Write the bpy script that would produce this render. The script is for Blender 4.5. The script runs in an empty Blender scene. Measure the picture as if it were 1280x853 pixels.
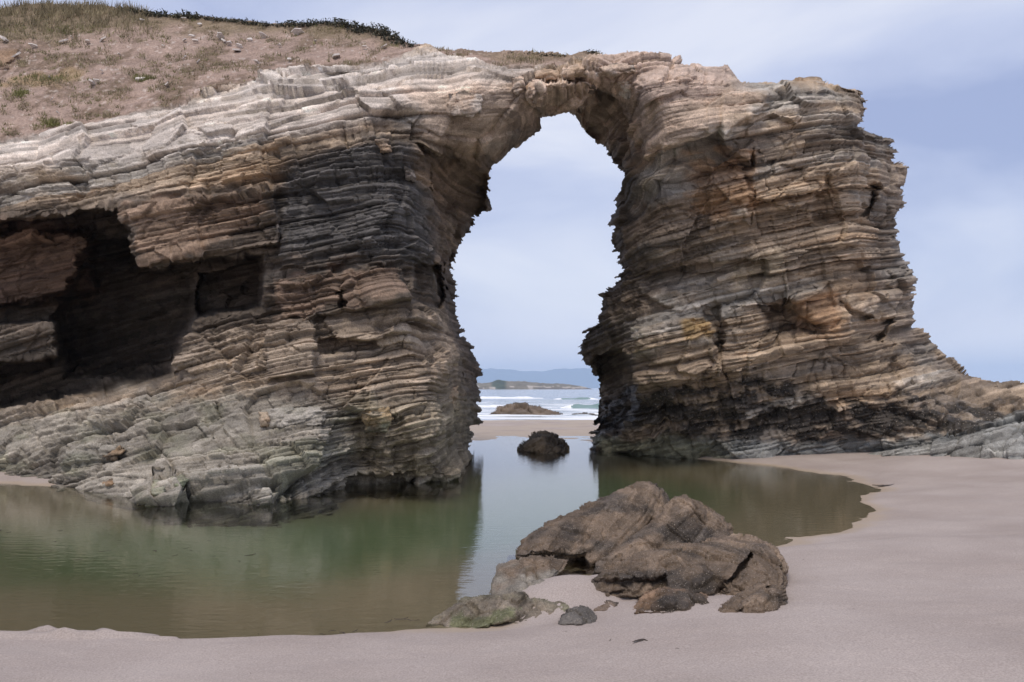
import bpy, math, random
import numpy as np

# ------------------------------------------------------------------ camera
F0, CX, HY, CH = 1000.0, 640.0, 485.0, 2.5      # focal (px of 1280), centre, horizon row, eye height over the pool
scn = bpy.context.scene
cd = bpy.data.cameras.new("Camera")
cam = bpy.data.objects.new("Camera", cd)
scn.collection.objects.link(cam)
cam.location = (0, 0, CH)
cam.rotation_euler = (math.radians(90), 0, 0)
cd.sensor_width = 36.0
cd.lens = 36.0 * F0 / 1280.0
cd.shift_y = (HY - 426.5) / 1280.0
scn.cycles.volume_bounces = 2
cd.clip_start, cd.clip_end = 0.1, 60000.0
scn.camera = cam

# ------------------------------------------------------------------ sky, sun, exposure
SUN_EL, SUN_AZ = math.radians(57), math.radians(194)   # azimuth from +Y clockwise: behind the camera, to its left
wd = bpy.data.worlds.new("World"); scn.world = wd; wd.use_nodes = True
nt = wd.node_tree; nt.nodes.clear()
def N(t, typ, **kw):
    n = t.nodes.new(typ)
    for k, v in kw.items(): setattr(n, k, v)
    return n
wo = N(nt, 'ShaderNodeOutputWorld'); bg = N(nt, 'ShaderNodeBackground')
sky = N(nt, 'ShaderNodeTexSky', sky_type='NISHITA'); sky.sun_disc = False
sky.sun_elevation = SUN_EL; sky.sun_rotation = SUN_AZ; sky.air_density = 1.2; sky.dust_density = 1.5
tc = N(nt, 'ShaderNodeTexCoord')
mp = N(nt, 'ShaderNodeMapping'); mp.inputs['Scale'].default_value = (1.0, 1.0, 3.6); mp.inputs['Rotation'].default_value = (0.0, 0.16, 0.5)
mp.inputs['Location'].default_value = (6.6, 1.1, 8.3)
no = N(nt, 'ShaderNodeTexNoise'); no.inputs['Scale'].default_value = 1.5; no.inputs['Detail'].default_value = 7; no.inputs['Roughness'].default_value = 0.5
no.inputs['Distortion'].default_value = 0.5
rp = N(nt, 'ShaderNodeValToRGB')
rp.color_ramp.elements[0].position = 0.36; rp.color_ramp.elements[0].color = (0.33, 0.385, 0.60, 1)
rp.color_ramp.elements[1].position = 0.62; rp.color_ramp.elements[1].color = (0.74, 0.76, 0.86, 1)
e = rp.color_ramp.elements.new(0.5); e.color = (0.54, 0.585, 0.76, 1)
sc_ = N(nt, 'ShaderNodeMixRGB', blend_type='MULTIPLY'); sc_.inputs[0].default_value = 1; sc_.inputs[2].default_value = (0.1, 0.1, 0.1, 1)
mx = N(nt, 'ShaderNodeMixRGB'); mx.inputs[0].default_value = 0.86
L = nt.links.new
L(tc.outputs['Generated'], mp.inputs[0]); L(mp.outputs[0], no.inputs['Vector']); L(no.outputs['Fac'], rp.inputs[0])
L(sky.outputs[0], sc_.inputs[1]); L(sc_.outputs[0], mx.inputs[1]); L(rp.outputs[0], mx.inputs[2])
sz = N(nt, 'ShaderNodeSeparateXYZ'); L(tc.outputs['Generated'], sz.inputs[0])
ab = N(nt, 'ShaderNodeMath', operation='ABSOLUTE'); L(sz.outputs[2], ab.inputs[0])
hr = N(nt, 'ShaderNodeMapRange', interpolation_type='SMOOTHSTEP'); hr.inputs[1].default_value = 0.0; hr.inputs[2].default_value = 0.13; hr.inputs[3].default_value = 0.75; hr.inputs[4].default_value = 0.0
L(ab.outputs[0], hr.inputs[0])
hm = N(nt, 'ShaderNodeMixRGB'); hm.inputs[2].default_value = (1.0, 0.97, 1.0, 1); L(hr.outputs[0], hm.inputs[0]); L(mx.outputs[0], hm.inputs[1])   # milky overcast horizon all round
L(hm.outputs[0], bg.inputs[0]); bg.inputs[1].default_value = 1.0; L(bg.outputs[0], wo.inputs[0])

sd_ = bpy.data.lights.new("Sun", 'SUN'); sun = bpy.data.objects.new("Sun", sd_); scn.collection.objects.link(sun)
sd_.energy = 2.0; sd_.angle = math.radians(28); sd_.color = (1.0, 0.90, 0.78)
sun.rotation_euler = (math.radians(90) - SUN_EL, 0, math.pi - SUN_AZ)
sun.location = (0, -20, 40)
vs = scn.view_settings
vs.view_transform = 'Standard'; vs.look = 'None'; vs.exposure = 0.25; vs.gamma = 1.0; vs.use_curve_mapping = False

# ------------------------------------------------------------------ helpers
rng = np.random.default_rng(7); random.seed(7)
COL = scn.collection
def tag(o, label=None, cat=None, group=None, kind=None):
    if label: o["label"] = label
    if cat: o["category"] = cat
    if group: o["group"] = group
    if kind: o["kind"] = kind
    return o
def empty(name, loc=(0, 0, 0)):
    o = bpy.data.objects.new(name, None); COL.objects.link(o); o.location = loc; o.empty_display_size = 0.3
    return o
def mkmesh(name, V, Fc, mat, parent=None, cols=None, smooth=False):
    """V (n,3), Fc (m,3) or (m,4) index arrays -> one linked mesh object"""
    V = np.asarray(V, np.float32); Fc = np.asarray(Fc, np.int32)
    me = bpy.data.meshes.new(name); k = Fc.shape[1]; m = len(Fc)
    me.vertices.add(len(V)); me.vertices.foreach_set("co", V.ravel())
    me.loops.add(m * k); me.loops.foreach_set("vertex_index", Fc.ravel())
    me.polygons.add(m)
    me.polygons.foreach_set("loop_start", np.arange(0, m * k, k, dtype=np.int32))
    me.polygons.foreach_set("loop_total", np.full(m, k, np.int32))
    if smooth: me.polygons.foreach_set("use_smooth", np.ones(m, bool))
    me.update(calc_edges=True)
    if cols is not None:
        a = me.color_attributes.new("Col", 'FLOAT_COLOR', 'POINT')
        c4 = np.ones((len(V), 4), np.float32); c4[:, :3] = cols
        a.data.foreach_set("color", c4.ravel())
    me.materials.append(mat)
    o = bpy.data.objects.new(name, me); COL.objects.link(o)
    if parent is not None: o.parent = parent; o.matrix_parent_inverse = parent.matrix_world.inverted() if False else o.matrix_parent_inverse
    return o
def h01(a, b=0, c=0, seed=0):
    u = lambda v: np.asarray(v).astype(np.int32).view(np.uint32) if np.ndim(v) else np.uint32(int(v) & 0xFFFFFFFF)
    with np.errstate(over='ignore'):
        x = u(a) * np.uint32(374761393)
        x = x + u(b) * np.uint32(668265263) + u(c) * np.uint32(1274126177) + np.uint32((seed * 974634777) & 0xFFFFFFFF)
        x = (x ^ (x >> np.uint32(15))) * np.uint32(2246822519)
        x = (x ^ (x >> np.uint32(13))) * np.uint32(3266489917)
        x = x ^ (x >> np.uint32(16))
    return x.astype(np.float32) * np.float32(1 / 4294967296.0) if np.ndim(x) else float(x) / 4294967296.0
def vn(x, y, z=None, seed=0):
    if z is None:
        xi, yi = np.floor(x), np.floor(y); fx, fy = x - xi, y - yi
        fx = fx * fx * fx * (fx * (fx * 6 - 15) + 10); fy = fy * fy * fy * (fy * (fy * 6 - 15) + 10)
        a = h01(xi, yi, 0, seed); b = h01(xi + 1, yi, 0, seed); c = h01(xi, yi + 1, 0, seed); d = h01(xi + 1, yi + 1, 0, seed)
        a = a + (b - a) * fx; c = c + (d - c) * fx
        return (a + (c - a) * fy) * 2 - 1
    xi, yi, zi = np.floor(x), np.floor(y), np.floor(z)
    fx, fy, fz = x - xi, y - yi, z - zi
    fx, fy, fz = [f * f * f * (f * (f * 6 - 15) + 10) for f in (fx, fy, fz)]
    r = 0
    for dx in (0, 1):
        wx = fx if dx else 1 - fx
        for dy in (0, 1):
            wy = fy if dy else 1 - fy
            for dz in (0, 1):
                wz = fz if dz else 1 - fz
                r = r + wx * wy * wz * h01(xi + dx, yi + dy, zi + dz, seed)
    return r * 2 - 1
def fbm(x, y, z=None, seed=0, oct=3, gain=0.5):
    r = 0; a = 1.0; t = 0
    for o in range(oct):
        k = 2.03 ** o
        r = r + a * vn(x * k, y * k, None if z is None else z * k, seed + o * 17); t += a; a *= gain
    return r / t
def sstep(x, a=0.0, b=1.0):
    t = np.clip((x - a) / (b - a), 0, 1); return t * t * (3 - 2 * t)
def sdf_poly(PX, PY, poly):
    """signed distance, positive inside"""
    P = np.asarray(poly, float); n = len(P)
    d2 = np.full(PX.shape, 1e12, PX.dtype); ins = np.zeros(PX.shape, bool)
    for i in range(n):
        ax, ay = map(float, P[i]); bx, by = map(float, P[(i + 1) % n])
        ex, ey = bx - ax, by - ay
        wx, wy = PX - ax, PY - ay
        t = np.clip((wx * ex + wy * ey) / (ex * ex + ey * ey + 1e-12), 0, 1)
        d2 = np.minimum(d2, (wx - ex * t) ** 2 + (wy - ey * t) ** 2)
        if ay != by:
            c = ((ay > PY) != (by > PY)) & (PX < (bx - ax) * (PY - ay) / (by - ay) + ax)
            ins ^= c
    d = np.sqrt(d2)
    return np.where(ins, d, -d)
def sdf_box(PX, PY, poly, pad=60):
    """sdf evaluated only near the polygon (elsewhere a large negative number); PX,PY a regular grid"""
    P = np.asarray(poly, float)
    x, y = PX[0], PY[:, 0]
    i0, i1 = np.searchsorted(x, [P[:, 0].min() - pad, P[:, 0].max() + pad])
    if i1 <= i0: return np.full(PX.shape, -1e3, PX.dtype)
    hi_, lo_ = np.maximum(PY[:, i0], PY[:, i1 - 1]), np.minimum(PY[:, i0], PY[:, i1 - 1])
    rows = np.flatnonzero((hi_ > P[:, 1].min() - pad) & (lo_ < P[:, 1].max() + pad))
    j0, j1 = (rows[0], rows[-1] + 1) if len(rows) else (0, 0)
    out = np.full(PX.shape, -1e3, PX.dtype)
    if i1 > i0 and j1 > j0: out[j0:j1, i0:i1] = sdf_poly(PX[j0:j1, i0:i1], PY[j0:j1, i0:i1], poly)
    return out
def rbf(ctrl, PX, PY, c=18.0):
    C = np.asarray(ctrl, float); p = C[:, :2] / 100; v = C[:, 2]; c = c / 100; n = len(C)
    r = np.sqrt(((p[:, None] - p[None]) ** 2).sum(-1) + c * c)
    A = np.zeros((n + 3, n + 3)); A[:n, :n] = r; A[:n, n] = 1; A[:n, n + 1:] = p; A[n, :n] = 1; A[n + 1:, :n] = p.T
    w = np.linalg.solve(A, np.concatenate([v, np.zeros(3)]))
    X, Y = PX / 100, PY / 100
    D = float(w[n]) + float(w[n + 1]) * X + float(w[n + 2]) * Y
    for i in range(n): D = D + float(w[i]) * np.sqrt((X - float(p[i, 0])) ** 2 + (Y - float(p[i, 1])) ** 2 + c * c)
    return D.astype(PX.dtype)
def topix(PX, PY, D):
    return (PX - CX) / F0 * D, D, CH + (HY - PY) / F0 * D
def box_blur(A, r):
    for ax in (0, 1):
        pad = [(0, 0), (0, 0)]; pad[ax] = (r + 1, r)
        B = np.cumsum(np.pad(A, pad, mode='edge'), axis=ax)
        n = A.shape[ax]
        A = (np.take(B, np.arange(2 * r + 1, 2 * r + 1 + n), axis=ax) - np.take(B, np.arange(0, n), axis=ax)) / (2 * r + 1)
    return A
def normals(X, Y, Z):
    P = np.stack([X, Y, Z], -1)
    a = np.gradient(P, axis=1); b = np.gradient(P, axis=0)
    n = np.cross(b, a); n /= np.linalg.norm(n, axis=-1, keepdims=True) + 1e-12
    flip = (n * (P - np.array([0, 0, CH]))).sum(-1) > 0
    n[flip] *= -1
    return n
def strata(X, Y, Z, u, s, levels, seed=0):
    """sum of stepped bed/block offsets; returns displacement, colour variation, ids of each level"""
    d = np.zeros_like(X); var = np.zeros_like(X); ids = []
    for li, (T, amp, bl, groove) in enumerate(levels):
        q = s / T; q = q + 0.42 * vn(q * 0.55, np.zeros_like(q), seed=seed + li * 31) + 0.18 * vn(u / (bl * 2.5), q * 0.3, seed=seed + 7 + li)
        k = np.floor(q); fr = q - k
        blk = bl * (0.5 + 2.2 * h01(k, seed=seed + 3 + li) ** 2)
        uu = u / blk + 17.3 * h01(k, 5, seed=seed + li) + 0.12 * vn(q * 2.0, u / bl, seed=seed + 90 + li)
        j = np.floor(uu); fu = uu - j
        r1 = h01(k, seed=seed + 11 + li) - 0.5; r2 = h01(k, j, seed=seed + 13 + li) - 0.5
        d += amp * (0.9 * r1 + 1.3 * r2)
        d += amp * 0.32 * (h01(k, j, 2, seed=seed + 19 + li) - 0.35) * (fr - 0.5)      # lean of each bed face
        d += amp * 0.3 * (h01(k, j, 3, seed=seed + 23 + li) - 0.5) * (fu - 0.5)
        e = np.minimum(fr, 1 - fr) * T
        kn = np.floor(q + 0.5)                                           # index of the nearest bed joint
        gg = sstep(vn(u / (bl * 1.3), kn * 7.7, seed=seed + 41 + li), -0.35, 0.55)
        d -= groove * np.exp(-(e / (0.07 * T + 0.008)) ** 2) * (0.15 + 1.5 * gg)
        ej = np.minimum(fu, 1 - fu) * blk
        d -= groove * 0.8 * np.exp(-(ej / (0.02 + 0.05 * T)) ** 2) * (h01(k, j, 9, seed=seed) > 0.45)
        var += (0.5, 0.7, 0.9, 0.6, 0.5)[min(li, 4)] * (0.6 * r1 + 0.7 * r2)
        ids.append((k, j))
    return d, var, ids
def cells(X, Y, Z, seed=0, tilt=False):
    """nearest jittered lattice point: id hash and smooth distance to border"""
    xi, yi, zi = np.floor(X), np.floor(Y), np.floor(Z)
    b1 = np.full(X.shape, 9e9, X.dtype); b2 = b1.copy(); hid = np.zeros_like(X); ox = np.zeros_like(X); oz = np.zeros_like(X)
    for dx in (-1, 0, 1):
        for dy in (-1, 0, 1):
            for dz in (-1, 0, 1):
                a, b, c = xi + dx, yi + dy, zi + dz
                ex = X - a - h01(a, b, c, seed); ez = Z - c - h01(a, b, c, seed + 2)
                d = ex ** 2 + (b + h01(a, b, c, seed + 1) - Y) ** 2 + ez ** 2
                hh = h01(a, b, c, seed + 3)
                near = d < b1
                b2 = np.where(near, b1, np.minimum(b2, d)); hid = np.where(near, hh, hid); ox = np.where(near, ex, ox); oz = np.where(near, ez, oz); b1 = np.where(near, d, b1)
    if tilt:                                               # each cell a tilted plane
        t1 = (hid * 91.7) % 1.0 - 0.5; t2 = (hid * 53.3) % 1.0 - 0.5
        return hid, np.sqrt(b2) - np.sqrt(b1), t1 * ox + t2 * oz
    return hid, np.sqrt(b2) - np.sqrt(b1)
def grid_faces(mask_v):
    """quads of the vertex grid whose four corners are all in the mask; returns (m,4) indices and the cell mask"""
    ny, nx = mask_v.shape
    c = mask_v[:-1, :-1] & mask_v[1:, :-1] & mask_v[:-1, 1:] & mask_v[1:, 1:]
    j, i = np.nonzero(c)
    a = j * nx + i
    return np.stack([a, a + nx, a + nx + 1, a + 1], 1), c
def submesh(name, Vf, Q, mat, parent=None, Cf=None, smooth=False):
    ids, inv = np.unique(Q.ravel(), return_inverse=True)
    return mkmesh(name, Vf[ids], inv.reshape(Q.shape), mat, parent, None if Cf is None else Cf[ids], smooth)
def closing(P, cmask, thick, stride=6):
    """rim going back from every free edge and a coarse far side, so the relief is a closed body"""
    ny, nx = P.shape[:2]; Vf = P.reshape(-1, 3)
    eye = np.array([0, 0, CH]); ray = Vf - eye; dist = np.linalg.norm(ray, axis=1, keepdims=True)
    c = np.pad(cmask, 1); E = []
    idx = np.arange(ny * nx).reshape(ny, nx)
    up = c[1:-1, 1:-1] & ~c[:-2, 1:-1]; j, i = np.nonzero(up); E.append(np.stack([idx[j, i], idx[j, i + 1]], 1))
    dn = c[1:-1, 1:-1] & ~c[2:, 1:-1]; j, i = np.nonzero(dn); E.append(np.stack([idx[j + 1, i + 1], idx[j + 1, i]], 1))
    lf = c[1:-1, 1:-1] & ~c[1:-1, :-2]; j, i = np.nonzero(lf); E.append(np.stack([idx[j + 1, i], idx[j, i]], 1))
    rt = c[1:-1, 1:-1] & ~c[1:-1, 2:]; j, i = np.nonzero(rt); E.append(np.stack([idx[j, i + 1], idx[j + 1, i + 1]], 1))
    E = np.concatenate(E)
    ids, inv = np.unique(E.ravel(), return_inverse=True); inv = inv.reshape(E.shape)
    A = Vf[ids]; B = A + ray[ids] / dist[ids] * thick * 0.55; n = len(ids)
    V = [A, B]; Q = [np.stack([inv[:, 0], inv[:, 1], inv[:, 1] + n, inv[:, 0] + n], 1)]
    # far side
    jj = np.arange(0, ny - 1, stride); ii = np.arange(0, nx - 1, stride)
    ok = np.zeros((len(jj) - 1, len(ii) - 1), bool)
    for a in range(len(jj) - 1):
        for b in range(len(ii) - 1): ok[a, b] = cmask[jj[a]:jj[a + 1], ii[b]:ii[b + 1]].all()
    dep = dist.reshape(ny, nx)[np.ix_(jj, ii)]
    bl = box_blur(np.pad(ok, ((0, 1), (0, 1))).astype(float), 3)
    Bk = eye + (P[np.ix_(jj, ii)] - eye) * (1 + thick * (0.5 + 0.6 * bl) / dep)[..., None]
    m = len(ii); a, b = np.nonzero(ok)
    q = a * m + b + 2 * n
    V.append(Bk.reshape(-1, 3)); Q.append(np.stack([q, q + 1, q + m + 1, q + m], 1))
    return np.concatenate(V), np.concatenate(Q)

# ------------------------------------------------------------------ materials
def principled(name, rough=0.9, spec=0.25):
    m = bpy.data.materials.new(name); m.use_nodes = True
    t = m.node_tree; b = t.nodes['Principled BSDF']
    b.inputs['Roughness'].default_value = rough; b.inputs['Specular IOR Level'].default_value = spec
    return m, t, b
def rock_mat(name, rough=0.9, fine=28.0, bump=0.6, specks=0.0, spec=0.2):
    m, t, b = principled(name, rough, spec)
    at = N(t, 'ShaderNodeAttribute', attribute_name="Col"); co = N(t, 'ShaderNodeTexCoord')
    n1 = N(t, 'ShaderNodeTexNoise'); n1.inputs['Scale'].default_value = fine; n1.inputs['Detail'].default_value = 5; n1.inputs['Roughness'].default_value = 0.65
    r = N(t, 'ShaderNodeMapRange'); r.inputs[1].default_value = 0.3; r.inputs[2].default_value = 0.7; r.inputs[3].default_value = 0.62; r.inputs[4].default_value = 1.38
    mu = N(t, 'ShaderNodeMixRGB', blend_type='MULTIPLY'); mu.inputs[0].default_value = 1
    t.links.new(co.outputs['Object'], n1.inputs['Vector']); t.links.new(n1.outputs['Fac'], r.inputs[0])
    t.links.new(at.outputs['Color'], mu.inputs[1]); t.links.new(r.outputs[0], mu.inputs[2])
    out = mu.outputs[0]
    if specks:
        v = N(t, 'ShaderNodeTexVoronoi'); v.inputs['Scale'].default_value = specks
        t.links.new(co.outputs['Object'], v.inputs['Vector'])
        s1 = N(t, 'ShaderNodeMath', operation='LESS_THAN'); s1.inputs[1].default_value = 0.26; t.links.new(v.outputs['Distance'], s1.inputs[0])
        sp = N(t, 'ShaderNodeSeparateColor'); t.links.new(v.outputs['Color'], sp.inputs[0])
        n2 = N(t, 'ShaderNodeTexNoise'); n2.inputs['Scale'].default_value = 3.0; t.links.new(co.outputs['Object'], n2.inputs['Vector'])
        ad = N(t, 'ShaderNodeMath', operation='ADD'); t.links.new(sp.outputs[0], ad.inputs[0]); t.links.new(n2.outputs['Fac'], ad.inputs[1])
        g = N(t, 'ShaderNodeMath', operation='GREATER_THAN'); g.inputs[1].default_value = 1.08; t.links.new(ad.outputs[0], g.inputs[0])
        ml = N(t, 'ShaderNodeMath', operation='MULTIPLY'); t.links.new(s1.outputs[0], ml.inputs[0]); t.links.new(g.outputs[0], ml.inputs[1])
        m3 = N(t, 'ShaderNodeMath', operation='MULTIPLY'); t.links.new(ml.outputs[0], m3.inputs[0]); m3.inputs[1].default_value = 0.75
        mm = N(t, 'ShaderNodeMixRGB'); t.links.new(m3.outputs[0], mm.inputs[0]); t.links.new(out, mm.inputs[1]); mm.inputs[2].default_value = (0.34, 0.29, 0.24, 1)
        out = mm.outputs[0]
    t.links.new(out, b.inputs['Base Color'])
    bp = N(t, 'ShaderNodeBump'); bp.inputs['Strength'].default_value = bump; bp.inputs['Distance'].default_value = 0.03
    t.links.new(n1.outputs['Fac'], bp.inputs['Height']); t.links.new(bp.outputs[0], b.inputs['Normal'])
    return m
M_ROCK = rock_mat("weathered_schist")
M_WEED = rock_mat("mussel_and_weed_crust", rough=0.55, fine=40, bump=0.9, specks=14.0, spec=0.4)
M_SOIL = rock_mat("pink_clay_soil", rough=0.95, fine=16, bump=0.8)
M_BOULDER = rock_mat("barnacled_boulder", rough=0.85, fine=42, bump=1.0, specks=44.0)
def plain(name, col, rough=0.9, spec=0.2, nscale=6.0, var=0.3):
    m, t, b = principled(name, rough, spec)
    co = N(t, 'ShaderNodeTexCoord'); n1 = N(t, 'ShaderNodeTexNoise'); n1.inputs['Scale'].default_value = nscale; n1.inputs['Detail'].default_value = 4
    r = N(t, 'ShaderNodeMapRange'); r.inputs[1].default_value = 0.25; r.inputs[2].default_value = 0.75; r.inputs[3].default_value = 1 - var; r.inputs[4].default_value = 1 + var
    mu = N(t, 'ShaderNodeMixRGB', blend_type='MULTIPLY'); mu.inputs[0].default_value = 1; mu.inputs[1].default_value = (*col, 1)
    t.links.new(co.outputs['Object'], n1.inputs['Vector']); t.links.new(n1.outputs['Fac'], r.inputs[0]); t.links.new(r.outputs[0], mu.inputs[2])
    t.links.new(mu.outputs[0], b.inputs['Base Color'])
    return m
M_BACK = plain("rock_far_side", (0.22, 0.18, 0.14))
M_STONE = plain("pale_slab_stone", (0.58, 0.53, 0.49), nscale=8)
M_SHRUB = plain("dark_heather_leaf", (0.060, 0.060, 0.042), 0.7, nscale=3, var=0.5)
M_TWIG = plain("shrub_twig", (0.11, 0.08, 0.06))
M_DRY = plain("dry_grass_blade", (0.23, 0.19, 0.115), 0.8, nscale=1.2, var=0.45)
M_GRN = plain("olive_grass_blade", (0.16, 0.155, 0.06), 0.8, nscale=1.2, var=0.4)
M_KELP = plain("seaweed", (0.045, 0.03, 0.018), 0.4, 0.4, nscale=20)

# ------------------------------------------------------------------ sand and pool basin
def ground_xy(px, py, z=0.0):
    Y = (CH - z) * F0 / (py - HY); return ((px - CX) / F0 * Y, Y)
shore_px = [(-420, 782), (-200, 784), (-60, 789), (30, 793), (120, 798), (210, 803), (300, 800), (400, 797), (470, 787), (520, 776), (560, 762), (640, 742), (760, 722), (880, 697),
            (975, 676), (1040, 661), (1075, 645), (1092, 626), (1085, 611), (1062, 600), (1030, 593), (985, 585), (940, 580), (900, 576), (830, 570), (760, 558),
            (744, 554), (700, 553), (640, 552), (585, 550.5), (540, 552), (500, 570), (380, 600), (200, 606), (100, 609), (0, 604), (-120, 604), (-420, 606)]
shore = np.array([ground_xy(*p) for p in shore_px])
def sand_height(X, Y):
    d = sdf_poly(X, Y, shore) + 0.25 * fbm(X * 0.5, Y * 0.5, seed=301, oct=3) * np.clip(Y / 12, 0.35, 1.6)   # + inside the pool
    di = np.clip(d, 0, None); do = np.clip(-d, 0, None)
    z = np.where(d > 0, -0.62 * (1 - np.exp(-di / 3.4)), 0.74 * (1 - np.exp(-do / 6.0)))
    z = z + 0.05 * (sstep(do, 0, 0.25) - 0.0) * (d <= 0) * (Y < 12)                       # little bank at the near shore
    far = sstep(Y, 58, 95)                                                               # falls to the sea
    z = np.where(d <= 0, z * (1 - sstep(Y, 30, 40) * 0.97), z) * (1 - far) + far * (-1.6)
    z = z + 0.075 * fbm(X * 0.35, Y * 0.35, seed=310) * (d < 0) + 0.014 * fbm(X * 1.6, Y * 2.6, seed=311) + 0.004 * fbm(X * 6, Y * 11, seed=312, oct=2)
    z = z + 0.17 * np.exp(-(((X - 0.62) / 0.6) ** 2 + ((Y - 9.4) / 0.6) ** 2)) - 0.12 * np.exp(-(((X + 0.1) / 1.1) ** 2 + ((Y - 8.35) / 0.6) ** 2))
    # cut sand lumps along the near left shore
    for (px, py, rx, ry, hgt) in ((25, 797, .34, .16, .05), (75, 795, .22, .12, .05), (100, 803, .3, .10, .05), (165, 800, .32, .10, .05), (55, 805, .3, .09, .04), (195, 806, .2, .07, .03)):
        gx, gy = ground_xy(px, py, 0.03)
        q = ((X - gx) / rx) ** 2 + ((Y - gy) / ry) ** 2 + 0.35 * vn(X * 5, Y * 9, seed=320)
        z = z + hgt * (1 - sstep(q, 0.5, 1.15))
    return z
def sand_z(x, y): return float(sand_height(np.array([x], float), np.array([y], float))[0])
ys = [-60, -30, -15, -8, -4, -2, 0, 1.5, 2.5, 3.2, 3.8]; y = 4.2
while y < 90: ys.append(y); y += max(0.028, 0.0062 * y)
ys += [95, 110, 140, 200, 400]
t_ = np.linspace(-1, 1, 300); xs = np.sinh(t_ * 5.6) / np.sinh(5.6) * 260
xs = np.unique(np.concatenate([xs, np.linspace(-14, 16, 240)]))
GX, GY = np.meshgrid(xs, np.array(ys))
GZ = sand_height(GX, GY)
fq, _ = grid_faces(np.ones(GX.shape, bool))
m, t, b = principled("pale_pink_sand", 0.95, 0.15)
co = N(t, 'ShaderNodeTexCoord'); sx = N(t, 'ShaderNodeSeparateXYZ'); t.links.new(co.outputs['Object'], sx.inputs[0])
n1 = N(t, 'ShaderNodeTexNoise'); n1.inputs['Scale'].default_value = 60; n1.inputs['Detail'].default_value = 6; n1.inputs['Roughness'].default_value = 0.7
n2 = N(t, 'ShaderNodeTexNoise'); n2.inputs['Scale'].default_value = 0.55; n2.inputs['Detail'].default_value = 5
n3 = N(t, 'ShaderNodeTexNoise'); n3.inputs['Scale'].default_value = 1.7; n3.inputs['Detail'].default_value = 3
for n_ in (n1, n2, n3): t.links.new(co.outputs['Object'], n_.inputs['Vector'])
ra = N(t, 'ShaderNodeValToRGB'); ra.color_ramp.elements[0].position = 0.35; ra.color_ramp.elements[0].color = (0.355, 0.297, 0.266, 1)
ra.color_ramp.elements[1].position = 0.68; ra.color_ramp.elements[1].color = (0.43, 0.368, 0.334, 1)
t.links.new(n2.outputs['Fac'], ra.inputs[0])
r1 = N(t, 'ShaderNodeMapRange'); r1.inputs[1].default_value = 0.25; r1.inputs[2].default_value = 0.75; r1.inputs[3].default_value = 0.66; r1.inputs[4].default_value = 1.34
t.links.new(n1.outputs['Fac'], r1.inputs[0])
mu = N(t, 'ShaderNodeMixRGB', blend_type='MULTIPLY'); mu.inputs[0].default_value = 1
t.links.new(ra.outputs[0], mu.inputs[1]); t.links.new(r1.outputs[0], mu.inputs[2])
# wet sand by height above the water (true damp edge with a wandering line)
wz = N(t, 'ShaderNodeMath', operation='MULTIPLY_ADD'); wz.inputs[1].default_value = -0.05; t.links.new(n3.outputs['Fac'], wz.inputs[0]); t.links.new(sx.outputs[2], wz.inputs[2])
wr = N(t, 'ShaderNodeMapRange', interpolation_type='SMOOTHSTEP'); wr.inputs[1].default_value = -0.02; wr.inputs[2].default_value = 0.035; wr.inputs[3].default_value = 1; wr.inputs[4].default_value = 0
t.links.new(wz.outputs[0], wr.inputs[0])
wm = N(t, 'ShaderNodeMixRGB'); wm.inputs[2].default_value = (0.40, 0.322, 0.25, 1); t.links.new(wr.outputs[0], wm.inputs[0]); t.links.new(mu.outputs[0], wm.inputs[1])
dg = N(t, 'ShaderNodeMapRange', interpolation_type='SMOOTHSTEP'); dg.inputs[1].default_value = -0.30; dg.inputs[2].default_value = -0.56; t.links.new(wz.outputs[0], dg.inputs[0])
gm = N(t, 'ShaderNodeMixRGB'); gm.inputs[2].default_value = (0.22, 0.275, 0.17, 1); t.links.new(dg.outputs[0], gm.inputs[0]); t.links.new(wm.outputs[0], gm.inputs[1])   # green depth tint of the water, painted onto the deepest bed
t.links.new(gm.outputs[0], b.inputs['Base Color'])
rr = N(t, 'ShaderNodeMapRange'); rr.inputs[3].default_value = 0.95; rr.inputs[4].default_value = 0.55; t.links.new(wr.outputs[0], rr.inputs[0]); t.links.new(rr.outputs[0], b.inputs['Roughness'])
ad = N(t, 'ShaderNodeMath', operation='ADD'); m2 = N(t, 'ShaderNodeMath', operation='MULTIPLY'); m2.inputs[1].default_value = 2.2
t.links.new(n3.outputs['Fac'], m2.inputs[0]); t.links.new(m2.outputs[0], ad.inputs[0]); t.links.new(n1.outputs['Fac'], ad.inputs[1])
bp = N(t, 'ShaderNodeBump'); bp.inputs['Strength'].default_value = 0.55; bp.inputs['Distance'].default_value = 0.02
t.links.new(ad.outputs[0], bp.inputs['Height']); t.links.new(bp.outputs[0], b.inputs['Normal'])
M_SAND = m
sand = mkmesh("sand", np.stack([GX, GY, GZ], -1).reshape(-1, 3), fq[:, ::-1], M_SAND, smooth=True)
tag(sand, "pale pink beach sand around the tide pool", "sand", kind="structure")

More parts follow.
